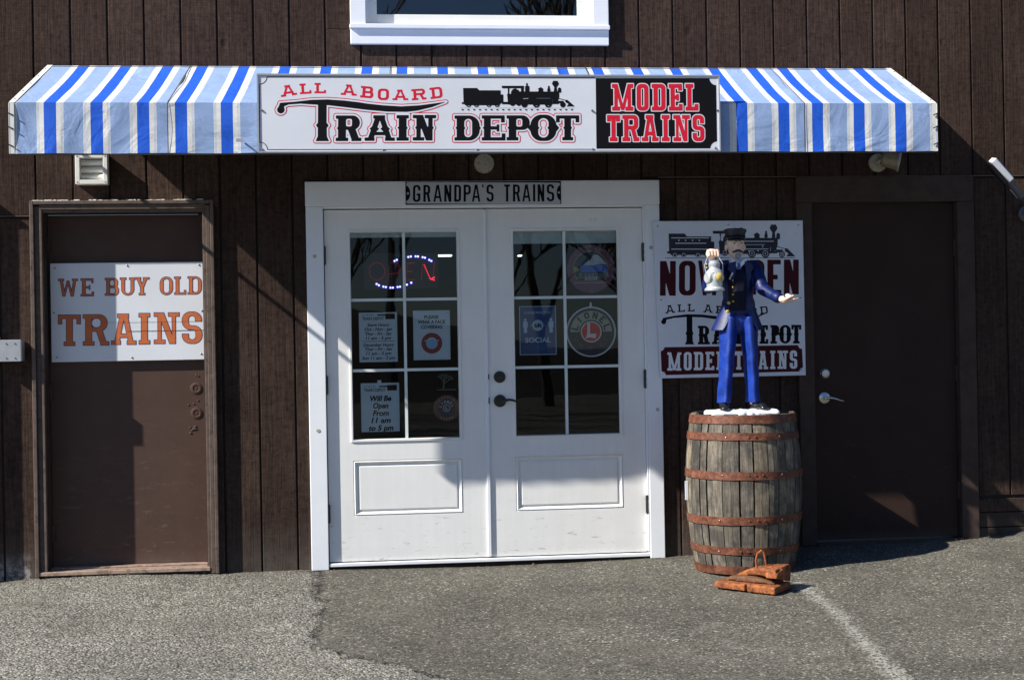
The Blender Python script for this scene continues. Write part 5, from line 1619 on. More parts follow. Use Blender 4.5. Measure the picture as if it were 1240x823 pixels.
def build_elec():
    t = thing('electrical_box', (-2.66, 0, 1.23), 'grey metal electrical box with four screws at the left edge', 'electrical box')
    m = MB(); m.box(-2.79, -2.602, -.088, .0, 1.226, 1.341, .003); m.build('box', M['metal_grey'], t)
    m = MB(); m.box(-2.793, -2.606, -.092, -.0883, 1.224, 1.344, .0015); m.build('cover', M['metal_grey'], t)
    m = MB()
    for x in (-2.685, -2.638):
        for z in (1.243, 1.323): m.lathe([(.0045, 0), (.004, -.003), (.0005, -.0035)], (x, -.092, z), 'Y', 10)
    m.build_each('screw', M['screw'], t)
    m = MB(); m.tube([(-2.74, -.04, 1.341), (-2.74, -.04, 1.36)], .014, 10); m.tube([(-2.79, -.045, 1.28), (-3.2, -.045, 1.28)], .012, 10); m.build('conduit', M['metal_grey'], t)
    t2 = thing('unseen_caster', (-3.10, 0, 0), 'unseen stand-in post on the wall beyond the left edge that throws the long shadow', 'caster')
    m = MB(); m.box(-3.22, -2.968, -.118, -.0015, -.05, 2.262, .004); m.build('caster_body', M['trim_brown'], t2)  # unseen block, added and sized so its shadow edge falls on the wall
    m = MB(); m.box(-3.235, -2.955, -.132, -.0015, 2.2625, 2.285, .003); m.build('caster_cap', M['trim_brown'], t2)
build_elec()
def build_flood():
    t = thing('security_light', (3.30, 0, 2.0), 'grey security light head angled down on an arm at the right edge', 'lamp')
    c = Vector((3.005, -.25, 2.222)); ax = Vector((.70, .10, -.72)).normalized()
    si = Vector((.70, -.12, .70)); si = (si - ax * si.dot(ax)).normalized(); fr = ax.cross(si)
    mt = Matrix.Identity(4)
    for i in range(3): mt[i][0] = ax[i]; mt[i][1] = fr[i]; mt[i][2] = si[i]; mt[i][3] = c[i]
    m = MB(); m.box(-.095, .075, -.028, .028, -.004, .034, .006, mt); m.build('housing', M['sign_white'], t)
    m = MB(); m.box(-.075, .07, -.022, .022, -.030, -.0045, .006, mt); m.build('lamp_face', M['black_metal'], t)
    m = MB()
    m.tube([c + ax * .07 + si * .008, c + ax * .12 + si * .002, c + ax * .20 + si * .0], [.022, .019, .02], 10)
    m.tube([c + ax * .20, (3.24, -.12, 2.02), (3.27, -.02, 2.0)], [.014, .014, .014], 8)
    m.lathe([(.05, 0), (.05, -.02), (.04, -.025)], (3.27, -.001, 2.0), 'Y', 20)
    m.build('arm', M['frame_dark'], t, smooth=True)
    m = MB(); m.box(.12, .19, -.020, -.014, -.018, -.010, 0, mt); m.build('arm_clip', M['sign_white'], t)
build_flood()

# ------------------------------------------------------------------ barrel
BC = Vector((1.325, -.68, .03))
def br(z):      # outer radius at height z above ground base
    h = (z - .03) / .85
    return .263 + .042 * math.sin(math.pi * min(1, max(0, h)) ) ** .85 + .016 * h
def build_barrel():
    global BARREL
    t = BARREL = thing('oak_barrel', BC, 'weathered grey oak barrel with rusty red hoops carrying the conductor statue', 'barrel')
    N = 27
    rng = random.Random(11)
    a0 = 0.0
    wd = [rng.uniform(.75, 1.25) for _ in range(N)]; s = sum(wd)
    for k in range(N):
        da = wd[k] / s * 2 * math.pi; g = .0022 / .3 * (3.2 if k in (4, 15, 18) else 1)
        A0, A1 = a0 + g, a0 + da - g; a0 += da
        ro = rng.uniform(-.0025, .0015); top = .88 + rng.uniform(-.004, .002)
        m = MB(); nz = 12
        outer = lambda u, v: (BC.x + (br(.032 + (top - .032) * v) + ro) * math.cos(A0 + (A1 - A0) * u), BC.y + (br(.032 + (top - .032) * v) + ro) * math.sin(A0 + (A1 - A0) * u), .032 + (top - .032) * v)
        vs = []; fs = []
        for j in range(nz + 1):
            z = .032 + (top - .032) * j / nz
            for (u, inn) in ((0, 0), (.5, 0), (1, 0), (1, 1), (0, 1)):
                r = br(z) + ro - (.022 if inn else 0) + (.0008 if u == .5 else 0)
                a = A0 + (A1 - A0) * u
                vs.append((BC.x + r * math.cos(a), BC.y + r * math.sin(a), z))
        for j in range(nz):
            for i in range(5):
                k2 = (i + 1) % 5
                fs.append((j * 5 + i, j * 5 + k2, (j + 1) * 5 + k2, (j + 1) * 5 + i))
        fs += [(0, 1, 2, 3, 4), tuple(nz * 5 + i for i in range(5))]
        m.add(vs, fs)
        m.build('stave', M['stave'], t, loc=(math.cos((A0 + A1) / 2) * .3, math.sin((A0 + A1) / 2) * .3, .4))
    for (z0, z1, e) in ((.832, .876, .002), (.742, .781, .0025), (.541, .583, .003), (.302, .345, .003), (.138, .178, .003), (.034, .078, .002)):
        m = MB(); n = 72
        jit = [(rng.uniform(-.0010, .0010), rng.uniform(-.0012, .0012)) for _ in range(n)]
        vs = []; fs = []
        for i in range(n):
            a = 2 * math.pi * i / n; jr, jz = jit[i]
            tl = .004 * math.cos(a + z0 * 20)
            for z, q in ((z0, .0), (z0, e + .0025), (z1, e + .0025), (z1, .0)):
                r = br(z) + q + jr
                vs.append((BC.x + r * math.cos(a), BC.y + r * math.sin(a), z + jz + tl * (1 if .1 < z0 < .8 else 0)))
        for i in range(n):
            k = (i + 1) % n
            for c in range(4):
                d = (c + 1) % 4
                fs.append((i * 4 + c, k * 4 + c, k * 4 + d, i * 4 + d))
        m.add(vs, fs)
        hp = m.build('hoop', M['hoop'], t, smooth=True, loc=(0, 0, z0))
        if .1 < z0 < .8:
            aa0 = rng.uniform(-2.0, -1.4)
            for q in (aa0, aa0 + .13, -2.35 + z0 * .3, -1.15, -1.75):
                m2 = MB(); zc = (z0 + z1) / 2; r = br(zc) + e + .0035
                nrm = Vector((math.cos(q), math.sin(q), 0))
                big = q in (aa0, aa0 + .13)
                m2.lathe([(.0075 if big else .004, -.002), (.006 if big else .003, .003), (.001, .004)], Vector((BC.x, BC.y, zc)) + nrm * r, nrm, 10)
                m2.build('rivet', M['hoop'] if big else M['screw'], hp, smooth=True)
    m = MB(); m.lathe([(.001, .852), (.262, .852), (.262, .83), (.001, .83)], (BC.x, BC.y, 0), 'Z', 40, caps=False); m.build('head', M['stave'], t)
    t.location = (1.384, -.422, -.010); t.scale = (1.031,) * 3
    t2 = thing('paper_tag', (1.054, -.45, .387), 'small white tag on the left side of the barrel', 'tag')
    m = MB(); m.box(1.041, 1.058, -.452, -.448, .387, .493, .001); m.build('tag_sheet', M['sign_white'], t2)
build_barrel()

# ------------------------------------------------------------------ conductor statue
def remeshed(name, mb, mats, parent, voxel, smooth_it=3, colour=None):
    o = mb.build(name, mats, None)
    md = o.modifiers.new('r', 'REMESH'); md.mode = 'VOXEL'; md.voxel_size = voxel; md.use_smooth_shade = True
    sm = o.modifiers.new('s', 'SMOOTH'); sm.factor = .5; sm.iterations = smooth_it
    bpy.context.view_layer.update()
    dg = bpy.context.evaluated_depsgraph_get()
    me = bpy.data.meshes.new_from_object(o.evaluated_get(dg))
    old = o.data
    o.modifiers.clear(); o.data = me; me.name = name
    bpy.data.meshes.remove(old)
    me.materials.clear()
    for m_ in (mats if isinstance(mats, (list, tuple)) else [mats]): me.materials.append(m_)
    base = wloc(parent)
    if colour:
        idx = [colour(p.center) for p in me.polygons]
        me.polygons.foreach_set('material_index', idx)
    me.transform(Matrix.Translation(-base))
    me.polygons.foreach_set('use_smooth', [True] * len(me.polygons))
    me.update()
    o.parent = parent
    return o

CXS = 1.300; CY = -.68
def build_statue():
    t = thing('conductor_statue', (CXS, CY, .855), 'painted train conductor statue in blue uniform holding up a lantern on the barrel', 'statue')
    # snow base
    m = MB()
    rng = random.Random(4)
    m.box(CXS - .180, CXS + .195, CY - .11, CY + .10, .853, .893, .01)
    for i in range(26):
        a = i / 26 * 6.283; m.ell((CXS + .008 + .178 * math.cos(a), CY + .095 * math.sin(a), .872 + rng.uniform(-.003, .004)), (rng.uniform(.022, .036), rng.uniform(.02, .03), rng.uniform(.016, .023)), 10, 8)
    for i in range(10): m.ell((CXS + rng.uniform(-.14, .15), CY + rng.uniform(-.07, .05), .892), (.05, .04, rng.uniform(.004, .009)), 10, 8)
    remeshed('snow_base', m, M['snow_base'], t, .006, 2)
    # body: head, neck, torso, arms, hands, legs in one surface
    HC = Vector((1.289, CY - .01, 1.778))
    m = MB()
    m.ell(HC + Vector((0, .004, .022)), (.048, .054, .050)); m.ell(HC + Vector((0, -.010, -.018)), (.041, .044, .046)); m.ell(HC + Vector((0, -.022, -.046)), (.024, .026, .020))
    m.ell(HC + Vector((0, -.056, -.008)), (.0085, .014, .012)); m.cap(HC + Vector((0, -.046, .018)), HC + Vector((0, -.060, -.006)), .006, .009, 10)
    for s in (-1, 1):
        m.ell(HC + Vector((s * .051, .006, -.002)), (.008, .012, .018)); m.ell(HC + Vector((s * .024, -.038, -.016)), (.014, .012, .012)); m.ell(HC + Vector((s * .020, -.046, .030)), (.014, .008, .005))
        m.ell(HC + Vector((s * .012, -.058, -.012)), (.005, .006, .005))
    m.ell(HC + Vector((0, -.050, -.040)), (.013, .007, .004))
    m.cap((1.291, CY + .004, 1.66), HC + Vector((0, .004, -.03)), .034, .032)
    m.cap((1.300, CY, 1.42), (1.300, CY, 1.62), .050, .055)
    sR, eR, wR = Vector((1.213, CY, 1.665)), Vector((1.112, CY - .10, 1.560)), Vector((1.112, CY - .19, 1.695))
    sL, eL, wL = Vector((1.398, CY, 1.660)), Vector((1.416, CY - .085, 1.545)), Vector((1.472, CY - .205, 1.490))
    m.cap(sR, eR, .030, .024); m.cap(eR, wR, .024, .016); m.cap(sL, eL, .030, .024); m.cap(eL, wL, .024, .016)
    for a, b in (((1.262, CY, 1.36), (1.208, CY - .01, .93)), ((1.335, CY, 1.36), (1.374, CY - .01, .93))): m.cap(a, b, .032, .020)
    # right fist around the lantern bail (knuckles towards the viewer)
    hR = Vector((1.105, CY - .205, 1.732))
    m.ell(hR, (.030, .024, .028)); m.cap(wR, hR, .017, .022)
    for k in range(4):
        b = hR + Vector((-.022 + .016 * k, -.012, .020 - .003 * abs(k - 1.3)))
        kn = b + Vector((.002, -.018, -.004)); ti = b + Vector((.004, -.020, -.026)); e2 = b + Vector((.006, -.004, -.032))
        m.cap(b, kn, .0078, .0078, 8); m.cap(kn, ti, .0078, .007, 8); m.cap(ti, e2, .007, .006, 8)
    m.cap(hR + Vector((.022, -.004, -.010)), hR + Vector((.034, -.018, .010)), .0085, .008, 8); m.cap(hR + Vector((.034, -.018, .010)), hR + Vector((.024, -.030, .018)), .008, .0065, 8)
    # left open hand, palm up, fingers towards the viewer's right
    hL = Vector((1.494, CY - .235, 1.482))
    m.cap(wL, hL, .016, .020); m.ell(hL + Vector((.006, 0, 0)), (.030, .026, .013))
    for k, (ln, yy) in enumerate(((.036, -.020), (.042, -.007), (.040, .006), (.032, .018))):
        b = hL + Vector((.026, yy, -.002)); k1 = b + Vector((ln * .5, yy * .12, -.004)); k2 = b + Vector((ln, yy * .18, .006))
        m.cap(b, k1, .0075, .007, 8); m.cap(k1, k2, .007, .0055, 8)
    m.cap(hL + Vector((-.002, -.022, .004)), hL + Vector((.016, -.036, .014)), .009, .008, 8); m.cap(hL + Vector((.016, -.036, .014)), hL + Vector((.034, -.036, .020)), .008, .006, 8)
    body = remeshed('body', m, M['skin'], t, .0032, 2)
    # trousers
    m = MB()
    m.ell((1.298, CY + .004, 1.385), (.094, .066, .075))
    for hx, kx, ax_ in ((1.248, 1.226, 1.210), (1.350, 1.362, 1.372)):
        def leg_pt(u, v, hx=hx, kx=kx, ax_=ax_):
            z = 1.40 - (1.40 - .934) * v
            x = hx + (kx - hx) * min(1, v / .55) if v < .55 else kx + (ax_ - kx) * (v - .55) / .45
            y = CY - .002 - .012 * math.sin(math.pi * v) - .004 * v
            r = (.057 + (.043 - .057) * v / .55 if v < .55 else .043 - .003 * (v - .55) / .45) + (.004 * max(0, (v - .93) / .07))
            a = 2 * math.pi * u
            cr = .030 * max(0, math.cos(a + .15)) ** 4 + .008 * max(0, -math.cos(a)) ** 7
            wr = .0022 * math.sin(v * 21 + a * 2 + hx * 40) * (1 if v > .45 else .5)
            return (x + (r * .94 + wr) * math.sin(a), y - (r * .84 + cr + wr) * math.cos(a), z)
        q0 = len(m.v); m.grid(leg_pt, 36, 24, closed_u=True)
        m.f += [tuple(q0 + i for i in range(36))[::-1], tuple(q0 + 24 * 36 + i for i in range(36))]; m.mi += [0, 0]
    m2 = remeshed('trousers', m, M['trouser'], t, .004, 3)
    # shoes
    for x, ang in ((1.206, -.25), (1.388, .45)):
        m = MB(); d = Vector((math.sin(ang), -math.cos(ang), 0))
        c = Vector((x, CY - .03, .908))
        m.cap(c - d * .02, c + d * .050, .026, .022, 14); m.ell(c + d * .055 + Vector((0, 0, -.004)), (.026, .030, .016)); m.ell(c + Vector((0, 0, .016)), (.028, .030, .022))
        s = remeshed('shoe', m, M['shoe'], t, .004, 2)
    # coat
    m = MB()
    m.ell((1.302, CY + .004, 1.625), (.100, .064, .070)); m.cap((1.303, CY + .004, 1.45), (1.302, CY + .004, 1.60), .080, .088)
    m.ell((1.303, CY + .004, 1.46), (.094, .066, .09))
    m.cap((1.235, CY + .004, 1.672), (1.370, CY + .004, 1.668), .038, .038)
    m.cap(sR, eR, .042, .036); m.cap(eR, eR + (wR - eR) * .88, .036, .031); m.cap(eR + (wR - eR) * .80, eR + (wR - eR) * .92, .034, .034)
    m.cap(sL, eL, .042, .034); m.cap(eL, eL + (wL - eL) * .88, .034, .027); m.cap(eL + (wL - eL) * .78, eL + (wL - eL) * .90, .030, .030)
    # flared skirt open in front
    nA = 30
    def skirt(sgn):
        vs = []
        for j in range(7):
            v = j / 6; z = 1.47 - .135 * v
            open_a = R_(8 + 36 * v)
            for i in range(nA + 1):
                a = open_a + (math.pi - open_a) * i / nA
                rx = .086 + .050 * v + .004 * math.sin(a * 5) * v; ry = .064 + .036 * v
                for q in (0, -.012):
                    vs.append((1.300 + sgn * (rx + q) * math.sin(a) + (-.012 * v if sgn < 0 else 0), CY - (ry + q) * math.cos(a), z - .012 * v * (1 - i / nA)))
        W = (nA + 1) * 2
        fs = []
        for j in range(6):
            for i in range(nA):
                a = j * W + i * 2; b = a + 2
                fs += [(a, b, b + W, a + W), (a + 1, a + 1 + W, b + 1 + W, b + 1)]
            fs += [(j * W, j * W + W, j * W + W + 1, j * W + 1), (j * W + 2 * nA, j * W + 2 * nA + 1, j * W + W + 2 * nA + 1, j * W + W + 2 * nA)]
        for i in range(nA):
            for j in (0, 6):
                a = j * W + i * 2; fs.append((a, a + 1, a + 3, a + 2) if j == 0 else (a, a + 2, a + 3, a + 1))
        m.add(vs, fs)
    skirt(-1); skirt(1)
    def colour(p):
        if p.y < CY - .03 and 1.37 < p.z < 1.685:
            k = (p.z - 1.40) / .28
            w = .030 + .012 * k
            if 1.43 < p.z and -w - .030 < p.x - 1.300 < w * .85: return 1
        return 0
    coat = remeshed('coat', m, [M['coat'], M['vest']], t, .0038, 2, colour)
    # lapels
    m = MB()
    for s in (-1, 1):
        pts = [(1.300 + s * .022, 1.700), (1.300 + s * .060, 1.690), (1.300 + s * .072, 1.655), (1.300 + s * .056, 1.640), (1.300 + s * .058, 1.61), (1.300 + s * .036, 1.555)]
        yb = CY - .058
        m.prism([(x, z) for x, z in pts], yb - .012, yb + .02)
    remeshed('lapel', m, M['coat'], t, .0035, 2)
    # shirt collar and tie
    m = MB()
    for s in (-1, 1): m.prism([(1.291, 1.672), (1.291 + s * .014, 1.668), (1.291 + s * .044, 1.695), (1.291 + s * .040, 1.716), (1.291 + s * .016, 1.700)], CY - .068, CY - .02)
    m.prism([(1.262, 1.69), (1.320, 1.69), (1.296, 1.645), (1.286, 1.645)], CY - .062, CY - .03)
    m.lathe([(.040, 1.685), (.041, 1.705), (.037, 1.718)], (1.291, CY + .002, 0), 'Z', 20)
    remeshed('shirt_collar', m, M['shirt'], t, .003, 1)
    m = MB(); m.ell((1.290, CY - .070, 1.682), (.008, .006, .008)); m.prism([(1.284, 1.680), (1.297, 1.680), (1.302, 1.655), (1.279, 1.655)], CY - .072, CY - .06); m.build('tie', M['tie'], t)
    m = MB(); m.cap((1.240, CY - .064, 1.604), (1.254, CY - .068, 1.634), .0045, .0055, 8); m.build('pocket_kerchief', M['shirt'], t)
    # cap
    m = MB()
    m.lathe([(.001, .052), (.050, .056), (.062, .050), (.063, .044), (.055, .026), (.053, .0), (.051, -.004)], HC + Vector((0, .004, .044)), 'Z', 32, caps=False)
    m.ell(HC + Vector((0, .004, .101)), (.004, .004, .006), 8, 6)
    cp = m.build('cap', M['cap'], t, smooth=True)
    m = MB(); m.grid(lambda u, v: (HC.x + (.050 + .0 * v) * math.sin((u - .5) * 2.5) * (1 + .05 * v), HC.y + .004 - (.052 + .028 * v) * math.cos((u - .5) * 2.5 * (1 - .12 * v)), HC.z + .047 - .012 * v), 18, 4)
    ob = m.build('peak', M['shoe'], cp, smooth=True); sd = ob.modifiers.new('t', 'SOLIDIFY'); sd.thickness = .004
    m = MB(); m.lathe([(.0546, .006), (.0556, .007), (.0560, .018), (.0552, .019)], HC + Vector((0, .004, .044)), 'Z', 32, caps=False); m.box(HC.x - .020, HC.x + .020, HC.y - .0545, HC.y - .050, HC.z + .051, HC.z + .064)
    m.build('cap_band', M['vest'], cp)
    m = MB()
    for s in (-1, 1): m.ell(HC + Vector((s * .049, -.012, .049)), (.004, .004, .004), 8, 6)
    m.build_each('cap_button', M['gold'], cp)
    # face details
    m = MB()
    for s in (-1, 1): m.ell(HC + Vector((s * .019, -.0465, .018)), (.0100, .006, .0058), 12, 8)
    m.build_each('eye', M['eye_white'], t, smooth=True)
    m = MB()
    for s in (-1, 1):
        m.ell(HC + Vector((s * .019, -.0505, .018)), (.0040, .003, .0042), 10, 8); m.cap(HC + Vector((s * .008, -.052, .029)), HC + Vector((s * .030, -.046, .031)), .0028, .002, 8)
        m.cap(HC + Vector((s * .003, -.060, -.021)), HC + Vector((s * .026, -.048, -.030)), .0075, .0045, 8)
    m.build('moustache', M['hair'], t, smooth=True)
    m = MB(); m.ell(HC + Vector((0, -.049, -.050)), (.018, .013, .017)); m.cap(HC + Vector((0, -.052, -.050)), HC + Vector((0, -.050, -.068)), .012, .006, 10)
    remeshed('goatee', m, M['grey_beard'], t, .003, 1)
    m = MB()
    for s in (-1, 1): m.ell(HC + Vector((s * .045, .016, .012)), (.008, .022, .026))
    m.ell(HC + Vector((0, .034, .006)), (.042, .022, .034)); m.build('hair', M['grey_beard'], t, smooth=True)
    # buttons
    m = MB()
    def btn(x, z, r, y): m.lathe([(r, .004), (r, -.002), (r * .6, -.005), (r * .1, -.006)], (x, y, z), 'Y', 12)
    for z in (1.632, 1.597, 1.560, 1.522, 1.484):
        btn(1.302, z, .0062, CY - .0700 + (.004 if z > 1.6 else 0)); 
        if z < 1.60: btn(1.256, z - .002, .0062, CY - .0655)
    for x, z in ((1.233, 1.474), (1.222, 1.428)): btn(x, z, .009, CY - .064 - (.014 if z < 1.45 else 0))
    for z in (1.660, 1.678): m.ell((1.080, CY - .200, z), (.005, .005, .005), 10, 8)
    m.build_each('button', M['gold'], t, smooth=True)
    m = MB(); q = eR + (wR - eR) * .93; m.lathe([(.029, -.006), (.030, .006), (.022, .008)], q, (wR - eR), 16); q = eL + (wL - eL) * .90; m.lathe([(.026, -.006), (.026, .006), (.018, .008)], q, (wL - eL), 16)
    m.build_each('shirt_cuff', M['shirt'], t, smooth=True)
    # lantern, hanging from the fist
    L = thing('signal_lantern', (1.112, CY - .235, 1.533), 'grey railway lantern with round yellow lens hanging from the raised fist', 'lantern')
    c = Vector((1.112, CY - .235, 0))
    m = MB()
    m.lathe([(.048, 1.533), (.053, 1.536), (.053, 1.545), (.046, 1.552), (.042, 1.556), (.043, 1.622), (.046, 1.630), (.040, 1.642), (.030, 1.650), (.028, 1.660), (.031, 1.664), (.031, 1.682), (.026, 1.686), (.026, 1.692), (.010, 1.697)], c, 'Z', 28)
    m.build('lantern_body', M['lantern_grey'], L, smooth=True)
    m = MB()
    ln = Vector((.35, -1, .05)).normalized(); lc = Vector((c.x, c.y, 1.604)) + ln * .030
    for d in (ln, Vector((-1, -.35, 0)).normalized()):
        m.lathe([(.029, 0), (.030, .016), (.025, .020)], Vector((c.x, c.y, 1.604)) + d * .030, d, 22)
    m.build_each('lens_ring', M['lantern_grey'], L, smooth=True)
    m = MB(); m.lathe([(.0245, .018), (.020, .025), (.010, .029), (.001, .030)], lc, ln, 22); m.build('lens', M['lantern_lens'], L, smooth=True)
    m = MB(); m.tube([(c.x - .045, c.y, 1.625), (c.x - .052, c.y, 1.67), (c.x - .035, c.y, 1.715), (c.x - .008, c.y + .006, 1.732), (c.x + .020, c.y, 1.722), (c.x + .045, c.y, 1.68), (c.x + .045, c.y, 1.625)], .0028, 8)
    m.build('bail', M['lantern_grey'], L, smooth=True)
    # watch
    Wt = thing('pocket_watch', (1.505, CY - .245, 1.497), 'small white faced pocket watch lying on the open palm of the statue', 'watch')
    n = Vector((.05, -.75, .65)).normalized(); wc = Vector((1.506, CY - .247, 1.499))
    m = MB(); m.lathe([(.020, -.004), (.0215, 0), (.0205, .004), (.018, .0045)], wc, n, 24); m.lathe([(.004, 0), (.004, .008)], wc + Vector((.02, -.0, .006)), (1, 0, .3), 8); m.build('watch_case', M['shoe'], Wt, smooth=True)
    m = MB(); m.lathe([(.0001, .0050), (.0165, .0050)], wc, n, 24, caps=False); m.build('dial', M['shirt'], Wt)
    m = MB(); u = n.orthogonal().normalized(); w = n.cross(u)
    for d, l in ((u, .011), (w, .008)): m.tube([wc + n * .0056, wc + n * .0056 + d * l], .0009, 4)
    m.build_each('watch_hand', M['ink_black'], Wt)
    # stand the finished figure (0.99 m tall) on the barrel head
    for o_, p in ((t, (1.3622, -.4498, .8433)), (L, (1.1690, -.6913, 1.5400)), (Wt, (1.5728, -.7015, 1.5030))):
        o_.location = p; o_.scale = (1.0276,) * 3
build_statue()

# ------------------------------------------------------------------ rusty casting in front of the barrel
def rough_iron(name, m, mat, t):
    o = remeshed(name, m, mat, t, .0045, 3)
    rng = random.Random(8)
    from mathutils import noise as mn
    for v in o.data.vertices:
        k = mn.noise(v.co * 24) * .0022 + mn.noise(v.co * 90) * .0014
        v.co += v.normal * k
    return o
def build_rerailer():
    t = thing('rusty_rerailer', (1.285, -1.02, -.03), 'rusty orange iron rail casting with a bent handle lying in front of the barrel', 'rail casting')
    rot = Matrix.Translation((1.262, -1.015, -.028)) @ Matrix.Rotation(R_(-.5), 4, 'Y') @ Matrix.Rotation(R_(2.7), 4, 'X') @ Matrix.Rotation(R_(-44), 4, 'Z') @ Matrix.Scale(1.09, 4)
    def loft(mb, secs, name=None):
        n = len(secs[0]); vs = []; fs = []
        for s in secs: vs += [rot @ Vector(p) for p in s]
        for j in range(len(secs) - 1):
            for i in range(n):
                k = (i + 1) % n; fs.append((j * n + i, j * n + k, (j + 1) * n + k, (j + 1) * n + i))
        fs += [tuple(range(n))[::-1], tuple((len(secs) - 1) * n + i for i in range(n))]
        mb.add(vs, fs)
    m = MB()   # lower slab: toe, thick front edge with a notch
    def sec(x, y0, y1, z0, z1, b=.006): return [(x, y0, z0), (x, y0 - .002, z1 - b), (x, y0 + b, z1), (x, y1 - b, z1), (x, y1, z1 - b), (x, y1, z0)]
    loft(m, [sec(-.182, -.055, .005, 0, .022), sec(-.160, -.070, .030, 0, .032), sec(-.02, -.076, .075, 0, .034), sec(-.002, -.076, .075, 0, .034)])
    loft(m, [sec(-.002, -.060, .075, 0, .036), sec(.012, -.060, .075, 0, .036)])
    loft(m, [sec(.012, -.076, .075, 0, .034), sec(.155, -.084, .085, 0, .038), sec(.162, -.080, .08, .002, .032)])
    rough_iron('base_plate', m, M['rust'], t)
    m = MB()   # pitted web
    loft(m, [sec(-.13, -.035, .045, .038, .046), sec(-.05, -.042, .06, .038, .062), sec(.05, -.040, .07, .038, .060), sec(.13, -.03, .075, .038, .046)])
    rough_iron('web', m, M['rust_dark'], t)
    m = MB()   # curved shoulder rising to the right
    P0 = [(-.120, .052, .040), (-.085, .055, .062), (-.04, .045, .085), (.01, .035, .102), (.055, .03, .112), (.10, .03, .113), (.155, .03, .115)]
    secs = []
    for i, (x, y, z) in enumerate(P0):
        w = .022 + .012 * i; th = .018 + .004 * i
        secs.append([(x, y - w * .9, z - th), (x, y - w, z - .006), (x, y - w + .006, z), (x, y + w * .6, z + (.006 if i > 4 else 0)), (x, y + w * .7, z - .005), (x, y + w * .7, .035)])
    loft(m, secs)
    loft(m, [[(.10, -.055, .070), (.10, -.055, .092), (.10, .0, .110), (.10, .02, .080)], [(.160, -.062, .072), (.166, -.062, .096), (.166, .0, .112), (.160, .02, .080)]])
    rough_iron('shoulder', m, M['rust'], t)
    m = MB(); pts = [(.030, -.012, .098), (.026, -.014, .14), (.034, -.012, .175), (.052, -.004, .190), (.060, .004, .180), (.063, .012, .145), (.066, .018, .110)]
    m.tube([rot @ Vector(p) for p in pts], .0058, 8); m.tube([rot @ Vector(p) for p in ((.028, -.016, .100), (.05, -.026, .104), (.085, -.022, .108), (.105, .0, .116))], .0055, 8)
    m.build('handle', M['rust'], t, smooth=True)
build_rerailer()

# loose grit on the asphalt
SPOTS = [(.245, -1.90), (.315, -1.975), (.502, -1.87), (.619, -2.0), (.676, -1.09), (1.576, -1.18)]
def build_grit():
    rng = random.Random(9); m = MB()
    for i in range(1500):
        y = -rng.uniform(.02, 4.2); x = rng.uniform(-3.0, 3.6) if rng.random() < .6 else rng.uniform(-2.9, -1.0)
        if rng.random() < .3: y = -rng.uniform(.0, .12)
        r = rng.uniform(.0015, .0042); z = gz(x, y) + .004 * math.sin(x * 5.1 + y * 2.2) * math.sin(y * 4.3 - x) + r * .3
        p = [(x + r * rng.uniform(.7, 1.3) * dx, y + r * rng.uniform(.7, 1.3) * dy, z + r * .8 * dz) for dx, dy, dz in ((1, 0, 0), (-1, 0, 0), (0, 1, 0), (0, -1, 0), (0, 0, 1), (0, 0, -1))]
        m.add(p, [(0, 2, 4), (2, 1, 4), (1, 3, 4), (3, 0, 4), (2, 0, 5), (1, 2, 5), (3, 1, 5), (0, 3, 5)])
    for x, y in SPOTS:
        for _ in range(5):
            a, b = x + rng.uniform(-.02, .02), y + rng.uniform(-.02, .02); r = rng.uniform(.006, .014); z = gz(a, b) + .004 * math.sin(a * 5.1 + b * 2.2) * math.sin(b * 4.3 - a) + .002
            m.add([(a - r, b, z), (a, b - r * .8, z), (a + r, b, z), (a, b + r * .8, z), (a, b, z + .003)], [(0, 1, 4), (1, 2, 4), (2, 3, 4), (3, 0, 4)])
    lf = MB()
    for i in range(130):
        x = rng.uniform(-2.9, 3.6); y = -abs(rng.gauss(0, .05)) - .03 if rng.random() < .75 else -rng.uniform(.1, 3.5)
        if -1.0 < x < .95 and rng.random() < .5: continue
        z = gz(x, y) + .006; s_ = rng.uniform(.006, .016); a = rng.uniform(0, 6.28); q = [(math.cos(a + k * 1.57) * s_ * (1 if k % 2 else .5), math.sin(a + k * 1.57) * s_ * (1 if k % 2 else .5)) for k in range(4)]
        lf.add([(x + dx, y + dy, z + rng.uniform(0, .006)) for dx, dy in q], [(0, 1, 2), (0, 2, 3)])
    o = lf.build('leaf_litter', paint('dry_leaf_bits', (0.13, 0.085, 0.045), .9, .5, vscale=3))
    tagp(o, 'dry brown leaf bits gathered along the foot of the wall', 'leaf litter', kind='stuff')
    o = m.build('grit', paint('pale_stone_grit', (0.24, 0.225, 0.19), .9, .5, vscale=3))
    tagp(o, 'pale stone grit scattered over the asphalt', 'grit', kind='stuff')
build_grit()

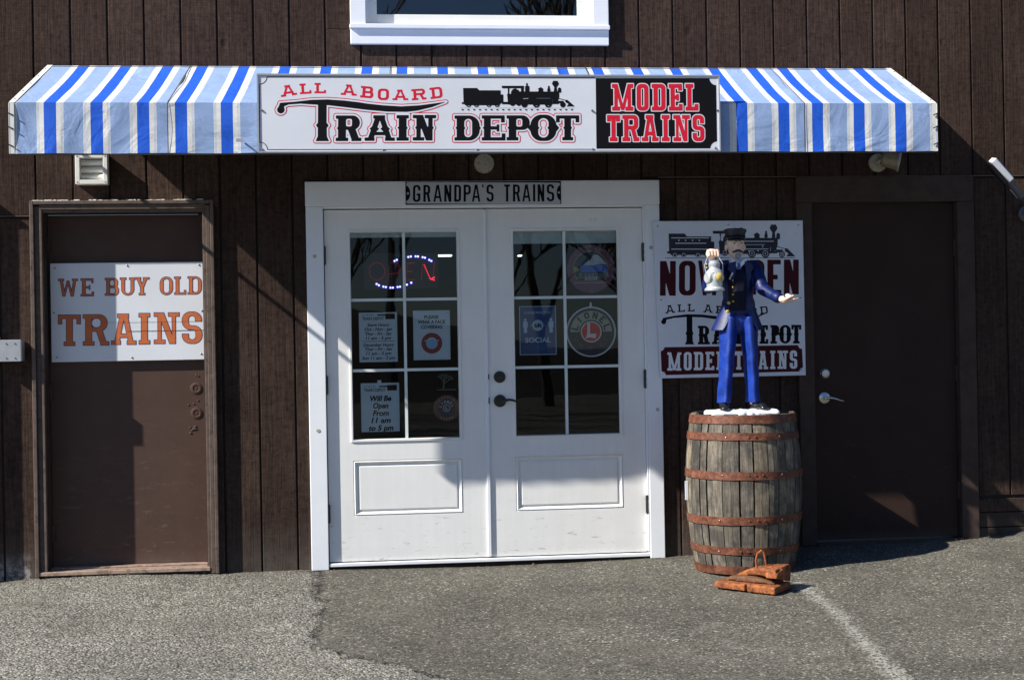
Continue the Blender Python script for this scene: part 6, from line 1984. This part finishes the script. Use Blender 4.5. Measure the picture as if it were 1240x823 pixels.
# ------------------------------------------------------------------ the far side of the lot (mirrored in the panes)
def build_far():
    m = MB()
    m.grid(lambda u, v: (-70 + 140 * u, -38 - 26 * v, -.8 + (1 - math.cos(math.pi * v)) * .5 * (2.6 + .9 * math.sin(u * 17) + .5 * math.sin(u * 41))), 60, 12)
    o = m.build('hillside', M['hill'], smooth=True); tagp(o, 'low leaf littered bank across the lot', kind='structure')
    def tree(seed, h):
        rng = random.Random(seed); tr = MB(); cr = MB()
        def branch(p, d, L, r, k):
            n = 4; pts = [p.copy()]; rad = [r]
            for i in range(n):
                d = (d + Vector((rng.uniform(-.16, .16), rng.uniform(-.16, .16), .04))).normalized(); p = p + d * L / n; pts.append(p.copy()); rad.append(r * (1 - .5 * (i + 1) / n))
            (tr if k == 5 else cr).tube(pts, rad, 6 if k > 3 else 4, caps=False)
            if k > 0:
                for _ in range(3 if k > 2 else 4):
                    j = rng.randint(1 if k < 5 else 2, n); a = rng.uniform(0, 6.28); s = rng.uniform(.45, .95)
                    nd = (d + Vector((math.cos(a), math.sin(a), .15)) * s).normalized()
                    branch(pts[j], nd, L * rng.uniform(.5, .72), max(.020, rad[j] * .62), k - 1)
        branch(Vector((0, 0, -.9)), Vector((0, 0, 1)), h * .36, .012 * h, 5)
        return tr, cr
    looks = [(-13, -30, 13), (-7.5, -27, 14), (-3.2, -33, 12), (.6, -25, 13), (3.4, -31, 14), (7.8, -27, 12), (12.5, -32, 13), (-19, -34, 14), (18.5, -30, 13), (-1.2, -29, 11), (5.6, -36, 15), (-10.3, -36, 12), (-4.6, -19, 12), (1.7, -18, 13), (5.2, -20.5, 12), (-8.8, -20, 13)]
    protos = []
    for i, (x, y, h) in enumerate(looks):
        lab = 'bare leafless tree standing across the lot behind the viewer'
        T = thing('bare_tree', (x, y, 0), lab, 'tree', 'bare trees across the lot')
        T.rotation_euler.z = i * 1.3
        if i < 3:
            tr, cr = tree(20 + i, 13)
            T0 = T.location.copy(); T.location = (0, 0, 0); a = tr.build('trunk', M['bark'], T, fixn=False); b = cr.stuff('crown', M['bark'], T, fixn=False); T.location = T0
            protos.append((a, b))
        else:
            for o in protos[i % 3]: copy_part(o, T)
            T.scale = (h / 13,) * 3
build_far()
